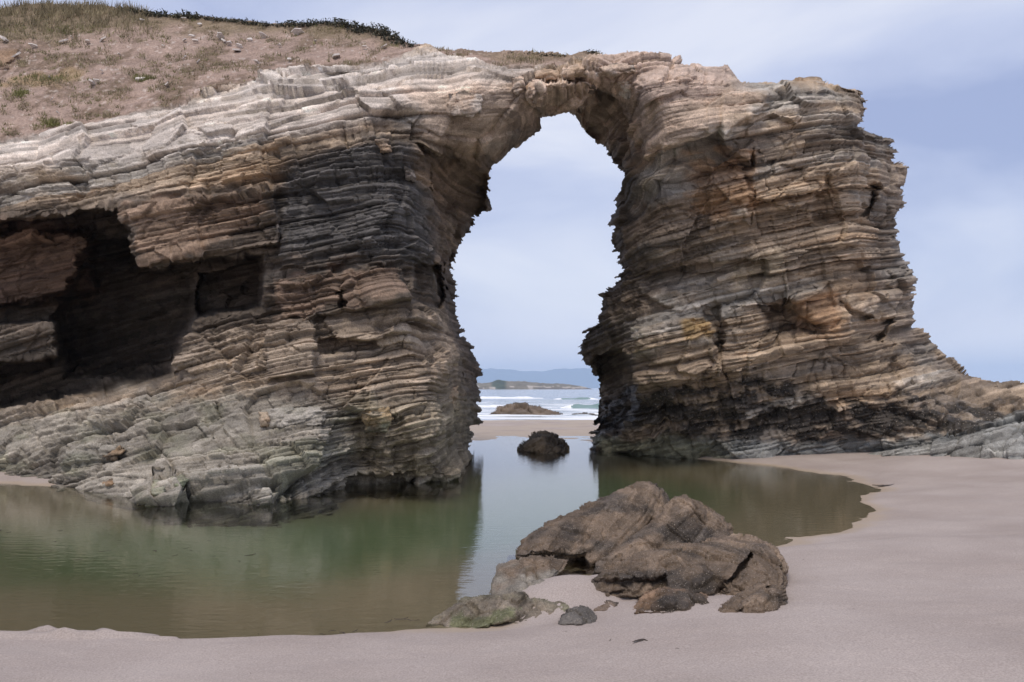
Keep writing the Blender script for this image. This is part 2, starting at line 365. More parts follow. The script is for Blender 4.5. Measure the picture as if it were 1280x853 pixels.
# ------------------------------------------------------------------ water
def water_mat(name, tint, rough, scales, bump, foam=None):
    m = bpy.data.materials.new(name); m.use_nodes = True; t = m.node_tree; t.nodes.clear()
    o = N(t, 'ShaderNodeOutputMaterial'); tr = N(t, 'ShaderNodeBsdfTransparent'); tr.inputs[0].default_value = (*tint, 1)
    gl = N(t, 'ShaderNodeBsdfGlossy'); gl.inputs['Roughness'].default_value = rough; gl.inputs[0].default_value = (1, 1, 1, 1)
    fr = N(t, 'ShaderNodeFresnel'); fr.inputs[0].default_value = 1.75
    co = N(t, 'ShaderNodeTexCoord'); mp = N(t, 'ShaderNodeMapping'); mp.inputs['Scale'].default_value = scales
    t.links.new(co.outputs['Object'], mp.inputs[0])
    n = N(t, 'ShaderNodeTexNoise'); n.inputs['Scale'].default_value = 1; n.inputs['Detail'].default_value = 3; t.links.new(mp.outputs[0], n.inputs['Vector'])
    bp = N(t, 'ShaderNodeBump'); bp.inputs['Strength'].default_value = bump; bp.inputs['Distance'].default_value = 0.02; t.links.new(n.outputs['Fac'], bp.inputs['Height'])
    t.links.new(bp.outputs[0], gl.inputs['Normal']); t.links.new(bp.outputs[0], fr.inputs['Normal'])
    mi = N(t, 'ShaderNodeMixShader'); t.links.new(fr.outputs[0], mi.inputs[0]); t.links.new(tr.outputs[0], mi.inputs[1]); t.links.new(gl.outputs[0], mi.inputs[2])
    t.links.new(mi.outputs[0], o.inputs[0])
    return m, t, mi, o, co
M_POOL, *_ = water_mat("still_pool_water", (0.88, 0.93, 0.84), 0.025, (3.0, 9.0, 1.0), 0.20)
px_ = np.linspace(-45, 30, 60); py_ = np.linspace(5, 41.5, 60)
WX, WY = np.meshgrid(px_, py_)
wq, _ = grid_faces(np.ones(WX.shape, bool))
pool = mkmesh("tide_pool", np.stack([WX, WY, np.zeros_like(WX)], -1).reshape(-1, 3), wq[:, ::-1], M_POOL, smooth=True)
tag(pool, "still shallow greenish tide pool mirroring the arch", "water", kind="structure")

SEA_Z = -0.14
M_SEA, t, mi, o, co = water_mat("grey_sea", (0.25, 0.34, 0.36), 0.12, (0.25, 0.9, 1.0), 0.9)
df = N(t, 'ShaderNodeBsdfDiffuse'); df.inputs[0].default_value = (0.17, 0.225, 0.24, 1)
fm = N(t, 'ShaderNodeBsdfDiffuse'); fm.inputs[0].default_value = (0.78, 0.80, 0.82, 1)
for l in list(mi.inputs[1].links): t.links.remove(l)
t.links.new(df.outputs[0], mi.inputs[1])
mpf = N(t, 'ShaderNodeMapping'); mpf.inputs['Scale'].default_value = (0.05, 0.22, 1); t.links.new(co.outputs['Object'], mpf.inputs[0])
nf = N(t, 'ShaderNodeTexNoise'); nf.inputs['Scale'].default_value = 1.6; nf.inputs['Detail'].default_value = 6; nf.inputs['Roughness'].default_value = 0.6; t.links.new(mpf.outputs[0], nf.inputs['Vector'])
sy = N(t, 'ShaderNodeSeparateXYZ'); t.links.new(co.outputs['Object'], sy.inputs[0])
yr = N(t, 'ShaderNodeMapRange'); yr.inputs[1].default_value = 60; yr.inputs[2].default_value = 150; yr.inputs[3].default_value = 0.20; yr.inputs[4].default_value = -0.04; t.links.new(sy.outputs[1], yr.inputs[0])
af = N(t, 'ShaderNodeMath', operation='ADD'); t.links.new(nf.outputs['Fac'], af.inputs[0]); t.links.new(yr.outputs[0], af.inputs[1])
ff = N(t, 'ShaderNodeMapRange', interpolation_type='SMOOTHSTEP'); ff.inputs[1].default_value = 0.53; ff.inputs[2].default_value = 0.70; t.links.new(af.outputs[0], ff.inputs[0])
m2 = N(t, 'ShaderNodeMixShader'); t.links.new(ff.outputs[0], m2.inputs[0]); t.links.new(mi.outputs[0], m2.inputs[1]); t.links.new(fm.outputs[0], m2.inputs[2]); t.links.new(m2.outputs[0], o.inputs[0])
sy_ = np.concatenate([np.linspace(50, 200, 260), np.geomspace(203, 13500, 60)])
sx_ = np.concatenate([[-14000, -3000, -600, -200, -80], np.linspace(-40, 60, 180), [80, 200, 600, 3000, 14000]])
SX, SY = np.meshgrid(sx_, sy_)
fade = (np.abs(SX) < 70) * sstep(SY, 62, 80) * (1 - sstep(SY, 170, 200))
SZ = SEA_Z + fade * (0.10 * fbm(SX * 0.12, SY * 0.5, seed=401) + 0.04 * fbm(SX * 0.5, SY * 1.5, seed=402))
sq, _ = grid_faces(np.ones(SX.shape, bool))
sea = mkmesh("sea", np.stack([SX, SY, SZ], -1).reshape(-1, 3), sq[:, ::-1], M_SEA, smooth=True)
tag(sea, "grey sea with white wash running up the far beach", "sea", kind="structure")

# ------------------------------------------------------------------ the arch: depth from water line, bedding and silhouette
# outline of the rock in the picture (the foot is carried on below ground)
outline = [(-170, 14), (-60, 10), (0, 9), (60, 5), (120, 6), (160, 10), (200, 17), (240, 20), (290, 24), (340, 29), (385, 27), (430, 30), (470, 38), (500, 50), (520, 56),
           (560, 60), (600, 61), (640, 61), (680, 65), (715, 66), (740, 62), (762, 68), (800, 68), (852, 66), (856, 77), (885, 79), (913, 75), (918, 85), (928, 95),
           (960, 97), (985, 98), (1000, 103), (1022, 98), (1028, 108), (1055, 112), (1080, 111), (1083, 125), (1080, 140), (1070, 158), (1078, 164), (1095, 170), (1113, 174),
           (1117, 190), (1116, 202), (1127, 204), (1127, 250), (1122, 268), (1126, 290), (1129, 318), (1138, 330), (1141, 350), (1143, 380), (1141, 408), (1160, 416), (1172, 426),
           (1184, 436), (1200, 456), (1212, 469), (1240, 473), (1285, 471), (1350, 474), (1450, 478),
           (1450, 640), (1280, 622), (1100, 618), (985, 620), (900, 625), (830, 622), (760, 605), (744, 595),
           (741, 562), (739, 548), (742, 538), (748, 522), (749, 500), (746, 478), (737, 460), (730, 446), (727, 434), (733, 416), (748, 404), (752, 388), (755, 371), (764, 362),
           (771, 350), (779, 334), (770, 322), (766, 296), (766, 272), (772, 245), (775, 214), (768, 206), (752, 184), (738, 172), (728, 160), (715, 144), (704, 141), (690, 147),
           (675, 148), (679, 164), (668, 174), (662, 182), (648, 192), (630, 200), (620, 207), (612, 220), (613, 240), (619, 263), (604, 270), (596, 274), (589, 290), (580, 306),
           (574, 320), (564, 336), (570, 352), (571, 372), (570, 392), (577, 408), (584, 424), (594, 440), (601, 462), (599, 480), (601, 500), (601, 530), (591, 533), (590, 556),
           (587, 580), (584, 600), (578, 640), (500, 655), (420, 672), (300, 685), (170, 680), (90, 662), (0, 655), (-170, 655)]
ctrl = []
def C(*a): ctrl.extend(a)
foot = [(-170, 604, 21.6), (0, 603, 21.3), (90, 609, 20.2), (150, 618, 18.8), (180, 629, 17.4), (300, 633, 16.9), (380, 628, 17.6), (430, 614, 19.4), (480, 608, 20.3), (540, 603, 21.2), (578, 594, 23.0), (587, 580, 26.5),
        (745, 563, 32.0), (780, 567, 30.5), (830, 572, 28.7), (900, 577, 27.2), (960, 578, 26.6), (1000, 572, 27.0), (1060, 566, 26.8), (1130, 566, 25.8), (1200, 568, 24.8), (1280, 571, 23.6), (1450, 574, 23.0)]
C(*foot); C(*[(x, y + 48, d - 0.3) for x, y, d in foot])
# soil slope and cap
C((-170, 14, 32), (-170, 100, 27.5), (-170, 185, 24.2), (0, 9, 31.5), (0, 60, 28.6), (0, 120, 25.8), (0, 188, 23.2), (120, 8, 31), (120, 90, 26), (120, 168, 22.8),
  (240, 20, 29.8), (240, 75, 26.2), (240, 135, 22.4), (340, 30, 29), (340, 70, 26), (340, 120, 22.2), (440, 32, 27.5), (440, 65, 25), (440, 100, 22.2), (515, 58, 25), (520, 95, 22.3),
  (600, 62, 25), (600, 92, 22.6), (680, 66, 24.6), (680, 90, 22.9), (740, 64, 24.4), (740, 85, 23.2))
# cliff face on the left
C((-170, 240, 23.4), (0, 240, 22.4), (120, 230, 21.8), (250, 210, 21.3), (360, 190, 21.1), (450, 170, 21.2), (510, 140, 21.8),
  (250, 290, 21.3), (360, 260, 20.9), (440, 260, 20.8), (500, 260, 21.1), (360, 340, 20.8), (440, 340, 20.7), (510, 340, 21.1),
  (-170, 400, 23.5), (0, 400, 22.8), (120, 400, 22.3), (250, 420, 21.0), (360, 405, 20.4), (450, 395, 20.4), (530, 395, 21.2),
  (-170, 520, 23.6), (0, 522, 23.0), (100, 505, 22.2), (200, 490, 21.2), (300, 480, 20.0), (400, 470, 19.6), (500, 460, 20.3), (560, 460, 22.0),
  (0, 565, 22.1), (100, 560, 20.9), (200, 555, 19.5), (300, 550, 18.7), (400, 545, 18.8), (500, 540, 20.2), (560, 540, 22.3), (300, 595, 17.6), (200, 595, 18.3), (420, 585, 19.0))
# inner wall of the arch, left side
C((598, 462, 30), (600, 520, 31), (590, 545, 30.5), (570, 400, 27.5), (566, 336, 27.5), (580, 440, 26.0), (550, 340, 24.8), (548, 280, 24.4), (590, 280, 27.6), (562, 225, 24.6), (612, 235, 27.0), (600, 180, 23.6),
  (650, 188, 26.2), (560, 130, 22.2), (620, 120, 22.4), (650, 150, 23.4), (680, 150, 25.0), (680, 115, 22.9), (710, 120, 23.3), (712, 141, 25.0), (530, 200, 22.2), (620, 165, 23.4))
# right pillar
C((740, 105, 23.8), (745, 165, 27.6), (765, 195, 28.0), (775, 130, 25.6), (793, 160, 25.0), (792, 120, 23.9), (800, 90, 23.4), (850, 90, 23.5), (850, 150, 23.3), (850, 220, 24.2), (800, 200, 24.6), (785, 230, 25.6), (773, 240, 28.0),
  (920, 85, 24.2), (920, 140, 23.6), (920, 210, 24.0), (990, 105, 24.6), (990, 170, 24.2), (1060, 120, 25.2), (1050, 200, 24.5), (1100, 185, 26.8), (1090, 250, 26.4), (1122, 240, 27.8),
  (768, 300, 28.4), (790, 300, 26.4), (850, 300, 25.2), (920, 290, 24.9), (990, 280, 24.8), (1060, 290, 25.2), (1125, 300, 28.0),
  (775, 340, 28.4), (800, 360, 26.6), (850, 370, 25.9), (920, 370, 25.7), (990, 370, 25.6), (1060, 370, 25.8), (1138, 370, 28.3),
  (735, 420, 30.0), (760, 400, 28.6), (790, 420, 26.8), (850, 430, 26.2), (920, 430, 26.1), (990, 430, 25.9), (1060, 430, 26.0), (1140, 430, 27.6), (1190, 455, 28.2),
  (746, 490, 32.0), (768, 480, 30.6), (795, 480, 27.6), (850, 490, 26.8), (920, 490, 26.5), (1000, 490, 26.3), (1080, 490, 26.2), (1160, 490, 26.6), (1215, 472, 28.0), (1290, 474, 27.5), (1450, 480, 27),
  (742, 540, 32.6), (775, 535, 30.2), (820, 540, 28.5), (880, 545, 27.8), (960, 545, 27.0), (1060, 540, 26.6), (1160, 535, 25.8), (1280, 520, 25.4), (1280, 550, 24.4), (1450, 530, 25))

STEP = 1.12
SHEAR = -0.172                                              # rows of the mesh run along the dip of the beds
gx = np.arange(-165, 1445, STEP); gy = np.arange(2 + SHEAR * 805, 686 - SHEAR * 805, STEP)
PX, PY = np.meshgrid(gx.astype(np.float32), gy.astype(np.float32))
PY = PY + np.float32(SHEAR) * (PX - 640)
D0 = rbf(ctrl, PX, PY)
X0, Y0, Z0 = topix(PX, PY, D0)
side = sstep(PX, 660, 740)                                  # 0 left cliff, 1 right pillar
wob = 0.5 * vn(X0 * 0.11, Y0 * 0.11, Z0 * 0.11, seed=5) + 0.10 * vn(X0 * 0.45, Y0 * 0.45, Z0 * 0.45, seed=6)
dip = 0.165 * (1 - side) + 0.20 * side
low = sstep(PY, 380, 520)
S = Z0 - dip * X0 - 0.06 * low * X0 * (1 - side) + 0.05 * Y0 + wob * (0.5 + 0.5 * low)
U = X0 + 0.8 * Y0 * (1 - side) - 0.6 * Y0 * side
sd0 = sdf_poly(PX, PY, outline)
# silhouette broken by the bedding
kb = np.floor(S / 0.16 + 0.4 * vn(S / 0.4, S * 0, seed=70)); kc = np.floor(S / 0.07)
jag_amp = 1.2 + 1.5 * sstep(PX, 1040, 1090) + 1.0 * (sstep(PX, 545, 565) * (1 - sstep(PX, 640, 660)) + sstep(PX, 715, 725) * (1 - sstep(PX, 800, 830))) * sstep(PY, 150, 200)
jag_amp = jag_amp * (0.35 + 0.65 * sstep(PX, 500, 560)) * (1 - 0.75 * sstep(PX, 1150, 1200))
jag = jag_amp * (1.5 * (h01(kb, np.floor(PX / 220), seed=71) - 0.5) + 1.1 * (h01(kc, np.floor(PX / 220), seed=72) - 0.5)) * 1.6 + 1.2 * fbm(PX / 9, PY / 9, seed=73) + 3.0 * fbm(PX / 26, PY / 26, seed=74) * sstep(PX, 510, 560) * (PY < 130)
topw = sstep(PX, 500, 530) * (1 - sstep(PX, 1030, 1050)) * (1 - sstep(PY, 118, 128))
jag = jag * (1 - topw) + topw * (3.0 * fbm(PX / 24, PX * 0, seed=75) + 1.2 * fbm(PX / 5, PX * 0, seed=76) + 3.0 * (h01(np.floor(PX / 17 + 0.6 * vn(PX / 30, PX * 0, seed=78)), seed=77) - 0.5))
sd = sd0 + jag
mask = sd > 0
mask &= box_blur(mask.astype(float), 2) > 0.42
# --- shape features: (polygon, metres back(+)/forward(-), edge width at its top / bottom in px)
features = [
    # sea cave with its hanging block
    ([(-170, 275), (0, 272), (60, 268), (150, 258), (166, 290), (178, 331), (250, 322), (330, 318), (332, 388), (250, 400), (232, 425), (222, 470), (190, 486), (80, 508), (0, 520), (-170, 535)], 4.6, 6, 20),
    ([(60, 395), (110, 300), (165, 290), (178, 331), (250, 330), (245, 400), (225, 440), (218, 475), (150, 480), (80, 480)], 3.4, 12, 30),
    ([(-170, 400), (74, 402), (76, 448), (40, 455), (-170, 470)], -3.6, 5, 5),
    ([(-170, 290), (40, 285), (120, 285), (125, 368), (30, 385), (-170, 390)], -1.6, 12, 10),
    ([(158, 252), (255, 243), (346, 232), (352, 305), (250, 320), (176, 331)], -0.45, 4, 3),
    ([(245, 338), (325, 326), (326, 380), (246, 398)], 1.5, 5, 5),
    ([(345, 345), (470, 330), (505, 330), (512, 378), (425, 392), (345, 400)], -0.35, 4, 4),
    ([(412, 366), (432, 350), (440, 385), (428, 390)], 0.7, 5, 4),
    ([(513, 327), (548, 330), (560, 372), (548, 388), (515, 382)], 2.0, 4, 6),
    ([(522, 182), (560, 190), (612, 215), (612, 262), (565, 335), (545, 330), (540, 270)], 1.4, 10, 8),
    ([(345, 180), (470, 158), (512, 180), (540, 300), (540, 325), (345, 340)], -0.25, 10, 5),
    ([(330, 402), (394, 392), (396, 470), (330, 480)], -0.5, 3, 8),
    ([(396, 420), (470, 428), (480, 436), (420, 446), (396, 448)], 0.7, 4, 6),
    ([(415, 418), (492, 404), (497, 416), (470, 428), (420, 422)], -0.3, 3, 3),
    ([(200, 440), (238, 420), (328, 408), (330, 480), (210, 490)], -0.2, 5, 20),
    ([(440, 600), (500, 590), (510, 608), (430, 622)], 0.5, 5, 5),
    ([(172, 606), (215, 592), (232, 606), (226, 640), (170, 640)], -0.45, 5, 5),
    ([(505, 520), (565, 490), (592, 520), (588, 600), (520, 610)], -0.35, 8, 5),
    ([(556, 330), (580, 330), (620, 460), (620, 548), (592, 546), (584, 520), (578, 470), (566, 420), (556, 380)], 2.2, 6, 5),
    # soil slope scars
    ([(-170, 40), (18, 42), (34, 58), (8, 84), (-170, 92)], -0.3, 10, 4),
    ([(250, 118), (360, 96), (500, 84), (500, 92), (360, 106), (255, 130)], 0.25, 4, 2),
    # span of the arch: blocks and the roof behind them
    ([(668, 100), (735, 98), (742, 112), (718, 140), (700, 145), (676, 145), (664, 130)], -0.45, 4, 3),
    ([(700, 82), (732, 80), (736, 97), (704, 100)], -0.35, 3, 3),
    ([(657, 98), (678, 96), (683, 122), (668, 136), (656, 124)], -0.3, 3, 3),
    ([(560, 116), (604, 118), (602, 148), (562, 150)], -0.2, 4, 4),
    ([(716, 140), (745, 108), (778, 118), (792, 150), (790, 195), (776, 215), (745, 185)], 1.4, 10, 8),
    # right pillar
    ([(796, 90), (860, 80), (918, 95), (964, 115), (965, 134), (905, 172), (838, 200), (796, 205)], -0.85, 10, 10),
    ([(880, 205), (934, 182), (937, 280), (884, 292)], -0.3, 4, 4),
    ([(935, 185), (940, 183), (942, 250), (940, 286), (936, 288)], 0.22, 4, 4),
    ([(796, 285), (980, 240), (1000, 262), (900, 302), (795, 330)], -0.22, 10, 3),
    ([(945, 376), (962, 366), (985, 362), (1008, 385), (1040, 408), (1030, 424), (998, 430), (962, 436), (950, 410)], 1.8, 22, 26),
    ([(790, 338), (860, 328), (940, 312), (948, 330), (900, 352), (830, 372), (780, 392)], 0.55, 10, 8),
    ([(800, 360), (850, 392), (790, 400)], 0.4, 6, 6),
    ([(876, 390), (898, 380), (912, 404), (908, 436), (900, 466), (892, 440)], 0.9, 9, 10),
    ([(1045, 372), (1095, 398), (1120, 395), (1105, 430), (1060, 425)], 0.7, 8, 8),
    ([(1070, 240), (1090, 225), (1095, 262), (1070, 282)], 0.8, 6, 6),
    ([(1072, 165), (1140, 170), (1140, 268), (1076, 275)], 0.5, 8, 10),
    ([(1010, 258), (1030, 215), (1045, 255), (1060, 280), (1015, 285)], 0.4, 6, 6),
    ([(1068, 112), (1090, 112), (1088, 160), (1066, 160)], 0.5, 5, 5),
    ([(742, 440), (782, 432), (800, 470), (796, 520), (776, 548), (742, 540)], 2.4, 9, 10),
    ([(786, 405), (858, 395), (900, 440), (880, 470), (800, 452)], -0.3, 6, 6),
    ([(960, 468), (1050, 462), (1160, 490), (1160, 520), (960, 520)], -0.15, 8, 10),
]
dz = np.zeros_like(D0)
nzf = 4.5 * fbm(PX / 20, PY / 12, seed=80) + jag * 0.5 + 3.0 * (h01(np.floor(S / 0.33), np.floor(U / 0.8), seed=82) - 0.5)
for poly, off, wt, wb in features:
    pa = np.array(poly, float); f = sdf_box(PX, PY, poly, 20)
    tt = np.clip((PY - pa[:, 1].min()) / (np.ptp(pa[:, 1]) + 1), 0, 1)
    w = (wt + (wb - wt) * tt) * 1.0
    dz += off * sstep(f + nzf * np.minimum(1, w / 4), 0, 1.0 * w)
# rounding towards the silhouettes
rw = 16.0
dz += 1.0 * np.clip(1 - sd / rw, 0, 1) ** 2 * np.maximum(sstep(PY, 90, 150), sstep(PX, 800, 880)) * (1 - sstep(PY, 540, 600))
DB = D0 + dz
Xb, Yb, Zb = topix(PX, PY, DB)
Dn = box_blur(box_blur(D0 + 0.5 * dz, 4), 4)
NRM = normals(*topix(PX, PY, Dn))
toc = np.stack([-Xb, -Yb, CH - Zb], -1); toc /= np.linalg.norm(toc, axis=-1, keepdims=True)
NRM = 0.55 * NRM + 0.45 * toc; NRM /= np.linalg.norm(NRM, axis=-1, keepdims=True)
gsl = np.hypot(np.gradient(DB, axis=0), np.gradient(DB, axis=1)) / STEP
att = 1 / (1 + (box_blur(gsl, 1) / 0.14) ** 2)
# --- regions (true surface kinds)
def region(poly, soft=10, nz=6.0, seed=0):
    f = sdf_box(PX, PY, poly, 50)
    return sstep(f + nz * fbm(PX / 22, PY / 11, seed=500 + seed), -soft, soft)
soil_poly = [(-170, -40), (530, -40), (530, 58), (515, 66), (480, 80), (400, 88), (330, 100), (265, 112), (230, 128), (170, 140), (110, 158), (60, 166), (0, 176), (-170, 196)]
soil_poly2 = [(520, 50), (560, 58), (700, 60), (762, 60), (756, 70), (700, 80), (620, 84), (560, 74)]
w_soil = np.maximum(region(soil_poly, 3, 4, 1), region(soil_poly2, 3, 3, 2))
w_cap = region([(-170, 190), (0, 172), (230, 125), (400, 86), (520, 66), (680, 78), (680, 100), (520, 128), (460, 150), (300, 175), (0, 218), (-170, 236)], 12, 8, 3)
w_apron = region([(-170, 530), (100, 515), (330, 480), (420, 500), (600, 500), (600, 640), (300, 700), (-170, 700)], 16, 10, 4)
w_weed = region([(780, 492), (900, 480), (985, 478), (1060, 500), (1200, 492), (1290, 500), (1450, 505), (1450, 548), (1200, 548), (1060, 566), (880, 566), (800, 545), (745, 556), (742, 520)], 12, 26, 5)
w_shelf = region([(745, 548), (900, 548), (1000, 556), (1100, 548), (1290, 530), (1450, 530), (1450, 660), (740, 660)], 6, 8, 6)
amp = 1.0 - 0.93 * w_soil
amp = amp * (1 + 0.15 * w_apron)
Uc = U * (1 - 0.6 * w_cap)
massive = region([(500, 100), (640, 90), (690, 100), (740, 100), (690, 150), (610, 200), (540, 180)], 14, 6, 7)
massive = np.maximum(massive, region([(796, 100), (920, 100), (940, 140), (840, 190), (796, 190)], 10, 6, 8))
amp_thin = amp * (1 - 0.7 * massive) * (1 - 0.55 * w_cap)
lv_big = [(0.95, 0.26, 3.6, 0.09), (0.40, 0.14, 2.2, 0.09)]
lv_thin = [(0.165, 0.085, 1.5, 0.085), (0.075, 0.045, 1.0, 0.05)]
d1, v1, id1 = strata(Xb, Yb, Zb, U, S, lv_big, seed=100)
d2, v2, id2 = strata(Xb, Yb, Zb, Uc, S, lv_thin, seed=200)
d4, v4, id4 = strata(Xb, Yb, Zb, U + 0.12 * S, S + 0.3 * vn(U * 0.4, S * 0.4, seed=310), [(2.6, 0.26, 0.9, 0.10), (0.75, 0.10, 1.1, 0.05)], seed=320)
zone1 = 0.45 + 0.85 * sstep(fbm(Xb * 0.22, Yb * 0.22, Zb * 0.5, seed=330, oct=2), -0.3, 0.3); zone2 = 0.35 + 0.95 * sstep(fbm(Xb * 0.3, Yb * 0.3, Zb * 0.7, seed=331, oct=2), -0.3, 0.3)
zone3 = 0.25 + 0.75 * sstep(fbm(Xb * 0.25, Yb * 0.25, Zb * 0.25, seed=332, oct=2), -0.2, 0.35)
d3, v3, id3 = strata(Xb, Yb, Zb, U, S - 0.06 * X0 * side, [(2.1, 0.55, 5.5, 0.05)], seed=300)
ch, cb, ct = cells(Xb / 1.7 + 0.08 * vn(Xb, Zb, seed=38), Yb / 1.7, (Zb - dip * Xb) / 1.25 + 0.08 * vn(Xb, Zb, seed=39), seed=40, tilt=True)
dc = 0.26 * (ch - 0.5) + 0.75 * ct - 0.02 * np.exp(-(cb / 0.04) ** 2)
ch2, cb2 = cells(Xb / 0.42, Yb / 0.42, (Zb - dip * Xb) / 0.24, seed=44)
dc2 = 0.07 * (ch2 - 0.5) - 0.03 * np.exp(-(cb2 / 0.08) ** 2)
dn = 0.10 * fbm(Xb * 0.9, Yb * 0.9, Zb * 1.4, seed=50, oct=4)
rough_low = w_weed
butt = region([(345, 180), (470, 160), (515, 180), (548, 290), (545, 395), (345, 400)], 10, 8, 33)
disp = d3 * amp * (0.25 + 0.75 * side) * (1 - 0.85 * massive) + d4 * amp * np.maximum(zone3, 0.9 * butt) * (1 - w_cap) * (1 - 0.75 * massive) + d1 * amp * 0.9 * (1 - 0.7 * massive) * zone1 * (1 - 0.5 * butt) + d2 * amp_thin * zone2 + dc * amp + dc2 * amp * (0.5 + 1.8 * rough_low + 0.5 * w_apron) * (1 - 0.9 * w_cap) + dn * (0.4 + 0.6 * amp)
disp += rough_low * 0.14 * fbm(Xb * 3, Yb * 3, Zb * 5, seed=52, oct=3)
disp += w_soil * (0.16 * fbm(Xb * 0.8, Yb * 0.8, Zb * 0.8, seed=53, oct=4) + 0.05 * fbm(Xb * 5, Yb * 5, Zb * 5, seed=54, oct=2))
P = np.stack([Xb, Yb, Zb], -1) + NRM * (disp * att)[..., None]

# --- rock colour, with shade painted into the cave and inner arch walls
def mixc(c, col, w): return c + (np.asarray(col) - c) * w[..., None]
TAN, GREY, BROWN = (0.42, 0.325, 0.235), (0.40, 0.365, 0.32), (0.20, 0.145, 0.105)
col = np.empty(P.shape); col[:] = TAN
hue = fbm(Xb * 0.35, Yb * 0.35, Zb * 0.9, seed=60, oct=4)
bedhue = h01(id1[1][0], seed=61); bedhue2 = h01(id2[0][0], seed=62)
col = mixc(col, GREY, sstep(hue + 0.7 * (bedhue - 0.5), -0.1, 0.5))
col = mixc(col, (0.34, 0.22, 0.125), 0.5 * sstep(-hue + 0.8 * (bedhue2 - 0.5), 0.15, 0.6))
stain = sstep(fbm(U * 0.28, S * 0.75, Zb * 0.1, seed=160, oct=5, gain=0.6) + 0.30 * (bedhue2 - 0.5) + 0.10 * side, 0.02, 0.30)
col = mixc(col, (0.155, 0.122, 0.095), 0.72 * stain * (1 - w_cap) * (1 - 0.6 * massive))
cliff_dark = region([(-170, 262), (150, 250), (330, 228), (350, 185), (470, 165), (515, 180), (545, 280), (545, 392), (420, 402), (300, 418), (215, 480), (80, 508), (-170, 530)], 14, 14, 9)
col = mixc(col, (0.090, 0.072, 0.058), 0.86 * cliff_dark)  # dark buttress stone; over the cave it also paints in the gloom
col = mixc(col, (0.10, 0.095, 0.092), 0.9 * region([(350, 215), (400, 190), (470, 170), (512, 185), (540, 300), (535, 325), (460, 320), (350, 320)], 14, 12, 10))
col = mixc(col, (0.30, 0.21, 0.15), 0.7 * region([(160, 255), (250, 244), (330, 238), (330, 262), (250, 318), (178, 328)], 5, 12, 11))
col = mixc(col, (0.32, 0.225, 0.165), 0.7 * region([(345, 350), (420, 335), (500, 338), (505, 375), (345, 398)], 5, 14, 12))
col = mixc(col, (0.22, 0.13, 0.085), 0.6 * region([(-170, 285), (60, 280), (120, 295), (120, 370), (-170, 390)], 10, 16, 13))
col = mixc(col, (0.10, 0.078, 0.06), 0.8 * region([(550, 320), (620, 300), (640, 460), (620, 545), (588, 545), (578, 470), (562, 420)], 5, 6, 31))  # painted shade: left inner wall, turned away from the sun
col = mixc(col, BROWN, 0.65 * region([(535, 190), (610, 190), (620, 260), (575, 330), (600, 460), (602, 540), (560, 520), (545, 400)], 12, 12, 14))  # shade under the left haunch put into the colour as brown
col = mixc(col, (0.50, 0.445, 0.40), 0.8 * w_cap)
col = mixc(col, (0.52, 0.395, 0.305), 0.7 * region([(500, 110), (680, 95), (740, 80), (920, 80), (950, 125), (840, 185), (800, 190), (690, 150), (600, 190), (540, 170)], 12, 10, 15))
col = mixc(col, (0.55, 0.42, 0.35), 0.6 * region([(740, 60), (860, 60), (925, 80), (900, 120), (800, 130), (740, 100)], 8, 8, 16))
col = mixc(col, (0.38, 0.215, 0.105), 0.6 * region([(868, 208), (940, 186), (945, 262), (925, 268), (880, 274)], 14, 26, 17))
col = mixc(col, (0.42, 0.27, 0.10), 0.7 * region([(852, 400), (880, 395), (885, 422), (855, 424)], 5, 6, 18))
col = mixc(col, (0.36, 0.20, 0.10), 0.6 * region([(985, 372), (1050, 365), (1045, 425), (1000, 420)], 8, 10, 19))
col = mixc(col, (0.50, 0.41, 0.29), 0.6 * region([(915, 330), (975, 310), (985, 345), (920, 360)], 8, 12, 20))
col = mixc(col, (0.095, 0.075, 0.058), 0.75 * region([(765, 205), (790, 225), (782, 300), (790, 340), (770, 400), (790, 440), (800, 480), (790, 540), (735, 560), (715, 440), (760, 330)], 8, 10, 32))  # right inner wall darkened in colour to deepen its shade
col = mixc(col, (0.17, 0.135, 0.105), 0.6 * region([(730, 330), (790, 320), (870, 330), (900, 345), (820, 372), (790, 400), (800, 460), (795, 540), (735, 560), (720, 440)], 14, 14, 21))  # softer painted shade over the same wall and the undercut beside it
col = mixc(col, (0.30, 0.23, 0.165), 0.6 * region([(860, 420), (1130, 410), (1150, 470), (1000, 490), (800, 500), (810, 440)], 16, 14, 22))
col = mixc(col, (0.19, 0.16, 0.135), 0.6 * region([(1085, 205), (1140, 200), (1150, 420), (1215, 465), (1150, 450), (1090, 380)], 10, 10, 23))
apc = mixc(np.broadcast_to(np.array((0.285, 0.262, 0.225)), col.shape).copy(), (0.20, 0.20, 0.15), sstep(fbm(Xb * 0.8, Zb * 2.2, Yb * .5, seed=64, oct=3), 0.0, 0.5) * 0.8)
col = mixc(col, (0.33, 0.265, 0.205), 0.7 * region([(330, 400), (560, 390), (600, 500), (420, 510), (330, 482), (215, 480), (235, 425)], 10, 10, 24))
col = col + (apc - col) * (0.9 * w_apron)[..., None]
col = mixc(col, (0.30, 0.24, 0.165), 0.7 * w_apron * region([(440, 500), (600, 490), (592, 600), (460, 600)], 12, 12, 25))
wp = sstep(fbm(Xb * 1.6, Yb * 1.6, Zb * 2.6, seed=65, oct=4) + 0.25, 0.0, 0.22)
col = mixc(col, (0.040, 0.033, 0.027), 0.95 * w_weed * wp)
shf = mixc(np.broadcast_to(np.array((0.26, 0.265, 0.255)), col.shape).copy(), (0.24, 0.235, 0.16), region([(740, 540), (880, 545), (930, 600), (740, 600)], 20, 10, 26))
col = col + (shf - col) * (0.9 * w_shelf)[..., None]
low_wet = 1 - sstep(P[..., 2] + 0.05 * fbm(Xb * 2, Yb * 2, seed=66), 0.02, 0.22)      # the splash line just above the pool
